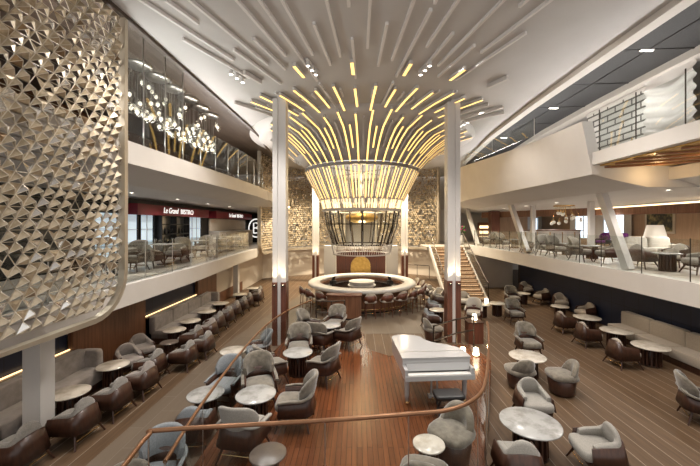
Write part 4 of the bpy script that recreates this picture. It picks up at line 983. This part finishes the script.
# reception bar farther back
rb = thing('lounge_bar', 'white fronted lounge bar with wooden top at the back of the right deck', 'counter', dk(549, 21.5))
MB().box((0, 0, .52), (3.6, .7, 1.04)).build('front', 'stone_white', rb); MB().box((0, 0, 1.07), (3.8, .85, .06)).build('counter_top', 'walnut', rb)
for k in range(14): MB().box((-1.7+k*.26, -.36, .5), (.05, .03, .9)).build('front_rib', 'brass' if k % 3 == 0 else 'white_metal', rb)
S('wall_right_partition', MB().box((12.3, 27.2, 3.8), (3.0, .2, 2.4)), 'wood_light')
S('trim_10', MB().box((9.9, 24.2, 3.8), (.6, .6, 2.4)), 'walnut_red')
S('trim_11', MB().bar((9.6, 25.5, 4.75), (15.9, 14, 4.75), .35, .42), 'walnut')
S('trim_12', MB().bar((13.2, 10, 4.9), (13.2, 23, 4.9), .08, .06), 'glow_cove')
cb = thing('lit_display', 'glowing golden shelf display at the back of the right deck', 'shelf', dk(487, 25.5)); MB().box((0, 0, .9), (1.4, .2, 1.4)).build('case', 'walnut', cb)
for z in (.45, .85, 1.25): MB().box((0, -.12, z), (1.2, .06, .2)).build('lit_shelf', 'glow_cove', cb)
MB().box((0, 0, .1), (1.3, .18, .2)).build('plinth', 'black', cb)
fl = thing('flower_vase', 'vase of pink and green flowers by the far leaning column', 'vase', dk(462, 23.6)); MB().lathe([(0, 0), (.12, 0), (.18, .3), (.09, .6), (.11, .7), (0, .7)], 16).build('vase', 'lacquer_white', fl)
mb = MB()
for k in range(40): mb.cur = k % 3 % 2; a = R.random()*2*PI; q = R.random()**.5*.3; mb.soft((q*math.cos(a), q*math.sin(a), .85+R.random()*.45), (.13, .13, .12), .9, 8, 5)
mat('leaf_green', (.06, .14, .03), .6); mat('flower_pink', (.5, .05, .2), .6)
mb.build('bouquet', ['leaf_green', 'flower_pink'], fl)
# gold pendant cluster
gp = thing('pendant_cluster', 'cluster of small gold globe pendants on the right middle deck', 'lamp', dk(564, 17.6, 0))
MB().lathe([(0, 4.98), (.5, 4.98), (.5, 5.03), (0, 5.03)], 20).build('canopy', 'brass', gp)
for k in range(14):
    a = k*2.4; q = .12+.055*k; x, y, z = q*math.cos(a), q*math.sin(a)*.6, 4.35+.28*math.sin(k*1.9)
    c = MB().tube([(x, y, z+.1), (x*.6, y*.6, 4.98)], .006, 5).build('cord', 'brass', gp); MB().soft((x, y, z), (.17, .17, .17), 1, 12, 8).build('globe', 'shade_white', c); MB().tube([(x, y, z+.07), (x, y, z+.16)], .04, 8).build('cap', 'brass', c)

# ------------------------------------------------------------------ right upper deck: brick screens, wavy curtain, wooden beams below
def divider(y0, y1, x, label):
    r = thing('brick_divider', label, 'divider', (x, (y0+y1)/2, 6.0)); L = y1-y0
    MB().box((0, 0, 1.15), (.16, L, 2.1)).build('brickwork', 'brick_screen', r); MB().box((0, 0, .05), (.2, L, .1)).build('base', 'dark_bronze', r); MB().box((0, 0, 2.24), (.2, L, .08)).build('cap', 'white_metal', r)
divider(10.15, 13.0, 9.0, 'long screen of pale bricks behind the right upper glass'); divider(7.2, 8.6, 9.0, 'pale brick screen at the right edge of the upper deck')
cu = thing('wavy_curtain', 'shiny draped grey curtain between the two pale brick screens', 'curtain', (8.72, 9.4, 6.0))
c = MB(); c.strip([[(.06*math.sin(j*1.5+.6*math.sin(i*.45)), -.75+1.5*i/24, 2.3-2.25*j/30-.22*math.sin(PI*i/24)*(1 if 0 < j < 30 else 0)) for i in range(25)] for j in range(31)], sm=True); c.build('drape', 'white_metal', cu)
MB().bar((0, -.78, 2.33), (0, .78, 2.33), .05, .05).build('rod', 'steel', cu)
bt = MB()
S('trim_13', MB().box((7.7, 6.6, 5.66), (1.98, 5.3, .06)), 'gold_panel')
for k in range(8):
    y = 4.7+k*.6; o = MB().bar((6.78, y+.5, 5.6), (8.6, y-.5, 5.6), .09, .045).build('ceiling_beam', 'beam_wood'); tag(o, 'reddish wooden beam on the gold ceiling below the right upper glass', 'beam', 'wooden beams below the right upper glass')

# ------------------------------------------------------------------ left upper deck: pendants and furniture
def make_pend():
    r = thing('globe_pendant', 'x', 'chandelier'); rr_ = random.Random(5)
    MB().lathe([(0, 8.42), (.3, 8.42), (.34, 8.46), (.34, 8.5), (0, 8.5)], 24).build('canopy', 'steel', r)
    for k in range(13):
        a = k*2.39996; q = .085*math.sqrt(k)+.03; z = 8.42-.3-rr_.random()*1.15; x, y = q*math.cos(a), q*math.sin(a)
        c = MB().tube([(x, y, z+.1), (x, y, 8.42)], .005, 5).build('cord', 'steel', r)
        MB().soft((x, y, z), (.27, .27, .3), 1, 14, 9).build('globe', 'globe_glass', c); b2 = MB().soft((x, y, z), (.11, .11, .13), 1, 10, 7).build('bulb', 'glow_bulb', c)
    return r
PEND = Stock(make_pend)
for k, (px, Y) in enumerate(((139, 9.4), (158, 10.2), (174, 11.05), (188, 11.9), (200, 12.8), (210, 13.7))):
    PEND.put(((px-PX0)*Y/FOC, Y, 0), k, ('nearest clear globe pendant cluster, beside the lattice screen', 'second clear globe pendant cluster from the lattice screen', 'third clear globe pendant cluster from the lattice screen', 'fourth clear globe pendant cluster from the lattice screen', 'fifth clear globe pendant cluster from the lattice screen', 'farthest clear globe pendant cluster on the left upper deck')[k], 'globe pendants on the left upper deck')
sf = thing('arched_sofa', 'dark grey high-backed sofa on the left upper deck beneath the pendants', 'sofa', (-8.0, 9.5, ZU), 1.2)
MB().box((0, 0, .2), (1.8, .8, .34)).build('base', 'ceiling_dark', sf); Q = arc(.9, .42, 1.6, 17, 0); MB().band(Q, [.2]*17, [1.0+.35*(1-(abs(k/16*2-1))**3) for k in range(17)], .12, .05).build('backrest', 'mesh_grey', sf); MB().soft((0, -.1, .45), (1.6, .7, .2), .3).build('seat', 'mesh_grey', sf); MB().box((0, 0, .02), (1.6, .6, .04)).build('plinth', 'black', sf)
S('trim_14', MB().box((-9.2, 12.4, 6.6), (.2, 9, 1.5)), 'ceiling_dark')

# ------------------------------------------------------------------ ceiling fittings
def make_track():
    r = thing('track_spotlights', 'x', 'spotlight')
    MB().box((0, 0, 8.275), (.06, .75, .05)).build('track', 'white_metal', r)
    for y in (-.27, 0, .27):
        s_ = MB().tube([(0, y, 8.13), (0, y, 8.25)], .05, 10).build('spot_head', 'white_metal', r); MB().lathe([(0, 8.125), (.045, 8.125)], 12, (0, y, 0)).build('lens', 'glow_spot', s_)
    return r
TRK = Stock(make_track); tk = []
for px, py, lab in ((237, 76, 'row of three track spotlights on the ceiling at far left of the slats'), (312, 68, 'row of three track spotlights on the ceiling left of the centre slats'), (425, 68, 'row of three track spotlights on the ceiling right of the centre slats'), (464, 123, 'row of three track spotlights above the white right parapet')):
    Y = FOC*(8.2-ZC)/(PY0-py); TRK.put(((px-PX0)*Y/FOC, Y, 0), math.radians(-15 if px < 350 else 15), lab, 'track spotlights'); tk.append(((px-PX0)*Y/FOC, Y))
def make_linear():
    r = thing('linear_light', 'x', 'ceiling light'); MB().box((0, 0, 0), (.34, .09, .03)).build('frame', 'white_metal', r); MB().box((0, 0, -.018), (.3, .06, .012)).build('diffuser', 'glow_spot', r); return r
LIN = Stock(make_linear)
for Y, lab in ((8.5, 'nearest slim light in the dark panelled ceiling'), (12.7, 'middle slim light in the dark panelled ceiling'), (17.0, 'farthest slim light in the dark panelled ceiling')): LIN.put((7.35 if Y < 10 else 7.45, Y, 8.44), .0, lab, 'slim lights in the dark ceiling')
def make_down():
    r = thing('ceiling_downlight', 'x', 'ceiling light'); MB().lathe([(.06, 0), (.085, 0), (.085, .02), (.06, .02)], 16, closed=True).build('trim_ring', 'white_metal', r); MB().lathe([(0, .008), (.06, .008)], 16).build('lens', 'glow_spot', r); return r
DN = Stock(make_down)
def lamp(kind, loc, e, col=(1, .935, .87), size=.3, spot=2.4, rot=(0, 0, 0), sy=None):
    l = bpy.data.lights.new('lamp', kind); l.energy = e; l.color = col
    if kind == 'AREA':
        l.size = size; l.shape = 'RECTANGLE' if sy else 'SQUARE'
        if sy: l.size_y = sy
    else: l.shadow_soft_size = size
    if kind == 'SPOT': l.spot_size = spot; l.spot_blend = .8
    o = bpy.data.objects.new('lamp', l); COL.objects.link(o); o.location = loc; o.rotation_euler = rot; return o
for y in (8.2, 11.0, 13.8, 16.6, 19.4):
    DN.put((-7.4, y, 5.03), 0, 'small round downlight in the ceiling above the bistro terrace', 'downlights over the bistro terrace'); lamp('SPOT', (-7.4, y, 4.98), 100, size=.1, spot=2.7)
for y in (7.2, 10.0, 12.8, 15.6, 18.4, 21.2):
    DN.put((9.3, y, 5.02), 0, 'small round downlight in the ceiling above the right lounge', 'downlights over the right lounge'); lamp('SPOT', (9.3, y, 4.98), 170, size=.1, spot=2.7)
for y in (12.5, 17.5, 22.5): lamp('SPOT', (13, y, 4.9), 480, size=.2, spot=2.8)
# downlights below the balconies, over banquettes and rows of chairs
for y in (4.8, 6.9, 9.0, 11.1, 13.2, 15.3, 17.4): lamp('SPOT', (-6.1, y, 2.12), 34, col=(1, .85, .69), size=.05, spot=2.0)
for y in (6.0, 8.4, 10.8, 13.2, 15.6, 18.0): lamp('SPOT', (8.6, y, 2.12), 34, col=(1, .85, .69), size=.05, spot=2.1)
# lamps in the high ceiling, and bare spots added to brighten single parts
for x, y in tk[:3]: lamp('SPOT', (x, y, 8.1), 620, col=(1, .95, .90), size=.15, spot=1.9)
for x, y in ((-3.4, 6.5), (4.2, 7.5), (4.6, 12.5), (-3.6, 15.0), (1.2, 5.0), (4.8, 4.0)): lamp('SPOT', (x, y, 8.2), 620, col=(1, .95, .90), size=.15, spot=2.0)
for y in (9, 14): lamp('SPOT', (2.2, y, 8.1), 420, col=(1, .95, .9), size=.15, spot=1.5, rot=(0, -1.0, 0))  # sideways spots without fittings, added to lighten the right parapet
for k in range(6):
    a = 2*PI*k/6+.3; lamp('SPOT', (AX+1.7*math.cos(a), AY+1.7*math.sin(a), 5.2), 45, col=(1, .78, .45), size=.15, spot=2.2)
lamp('POINT', (AX, AY, 3.6), 90, col=(1, .88, .68), size=.25)
lamp('POINT', (AX, AY, 6.2), 340, col=(1, .72, .34), size=.5)
for x in (-1.3, 1.8): lamp('SPOT', (x, 20.3, 4.6), 90, col=(1, .86, .66), size=.1, spot=1.6, rot=(.35, 0, 0))  # free-hanging spots added to light the pylons and the arch
for x, y in ((-3.3, 22.2), (-1.2, 23.6), (2.6, 23.6), (4.2, 22.6)): lamp('SPOT', (x, y, 8.1), 2600, col=(1, .86, .64), size=.2, spot=2.2)  # spots without fittings, added to brighten the far lattice screens
for y in (6, 10, 14, 18): lamp('SPOT', (-7.9, y, 8.4), 110, size=.2, spot=2.6); lamp('SPOT', (8.0, y, 8.38), 90, size=.2, spot=2.7)
for y in (5.5, 7.2, 8.8): lamp('POINT', (7.9, y, 5.36), 9, col=(1, .7, .35), size=.1)
for px, py in ((463, 356), (476, 356)): p = at(px, py, ZS); lamp('POINT', (p[0], p[1], ZS+.3), 6, col=(1, .7, .4), size=.06)

# unseen area lamps added behind the upper parapets to brighten the ceiling
for loc, sy, e in (((-5.75, 11, 6.3), 14, 330), ((7.8, 14, 6.3), 16, 270)):
    lamp('AREA', loc, e, col=(1, .97, .94), size=.3, sy=sy, rot=(0, PI+.45 if loc[0] < 0 else PI-.45, 0))
# ------------------------------------------------------------------ world and colour management
wd = bpy.data.worlds.new('world'); sc.world = wd; wd.use_nodes = True
bg = wd.node_tree.nodes['Background']; bg.inputs['Color'].default_value = (1., .975, .95, 1); bg.inputs['Strength'].default_value = .8
sc.view_settings.view_transform = 'Standard'; sc.view_settings.look = 'None'; sc.view_settings.gamma = 1; sc.view_settings.use_curve_mapping = False
sc.view_settings.exposure = 0.25
try:
    sc.cycles.use_denoising = True; sc.cycles.denoiser = 'OPENIMAGEDENOISE'; sc.cycles.max_bounces = 8; sc.cycles.transparent_max_bounces = 24; sc.cycles.caustics_reflective = False; sc.cycles.caustics_refractive = False; sc.cycles.sample_clamp_indirect = 6
except Exception: pass
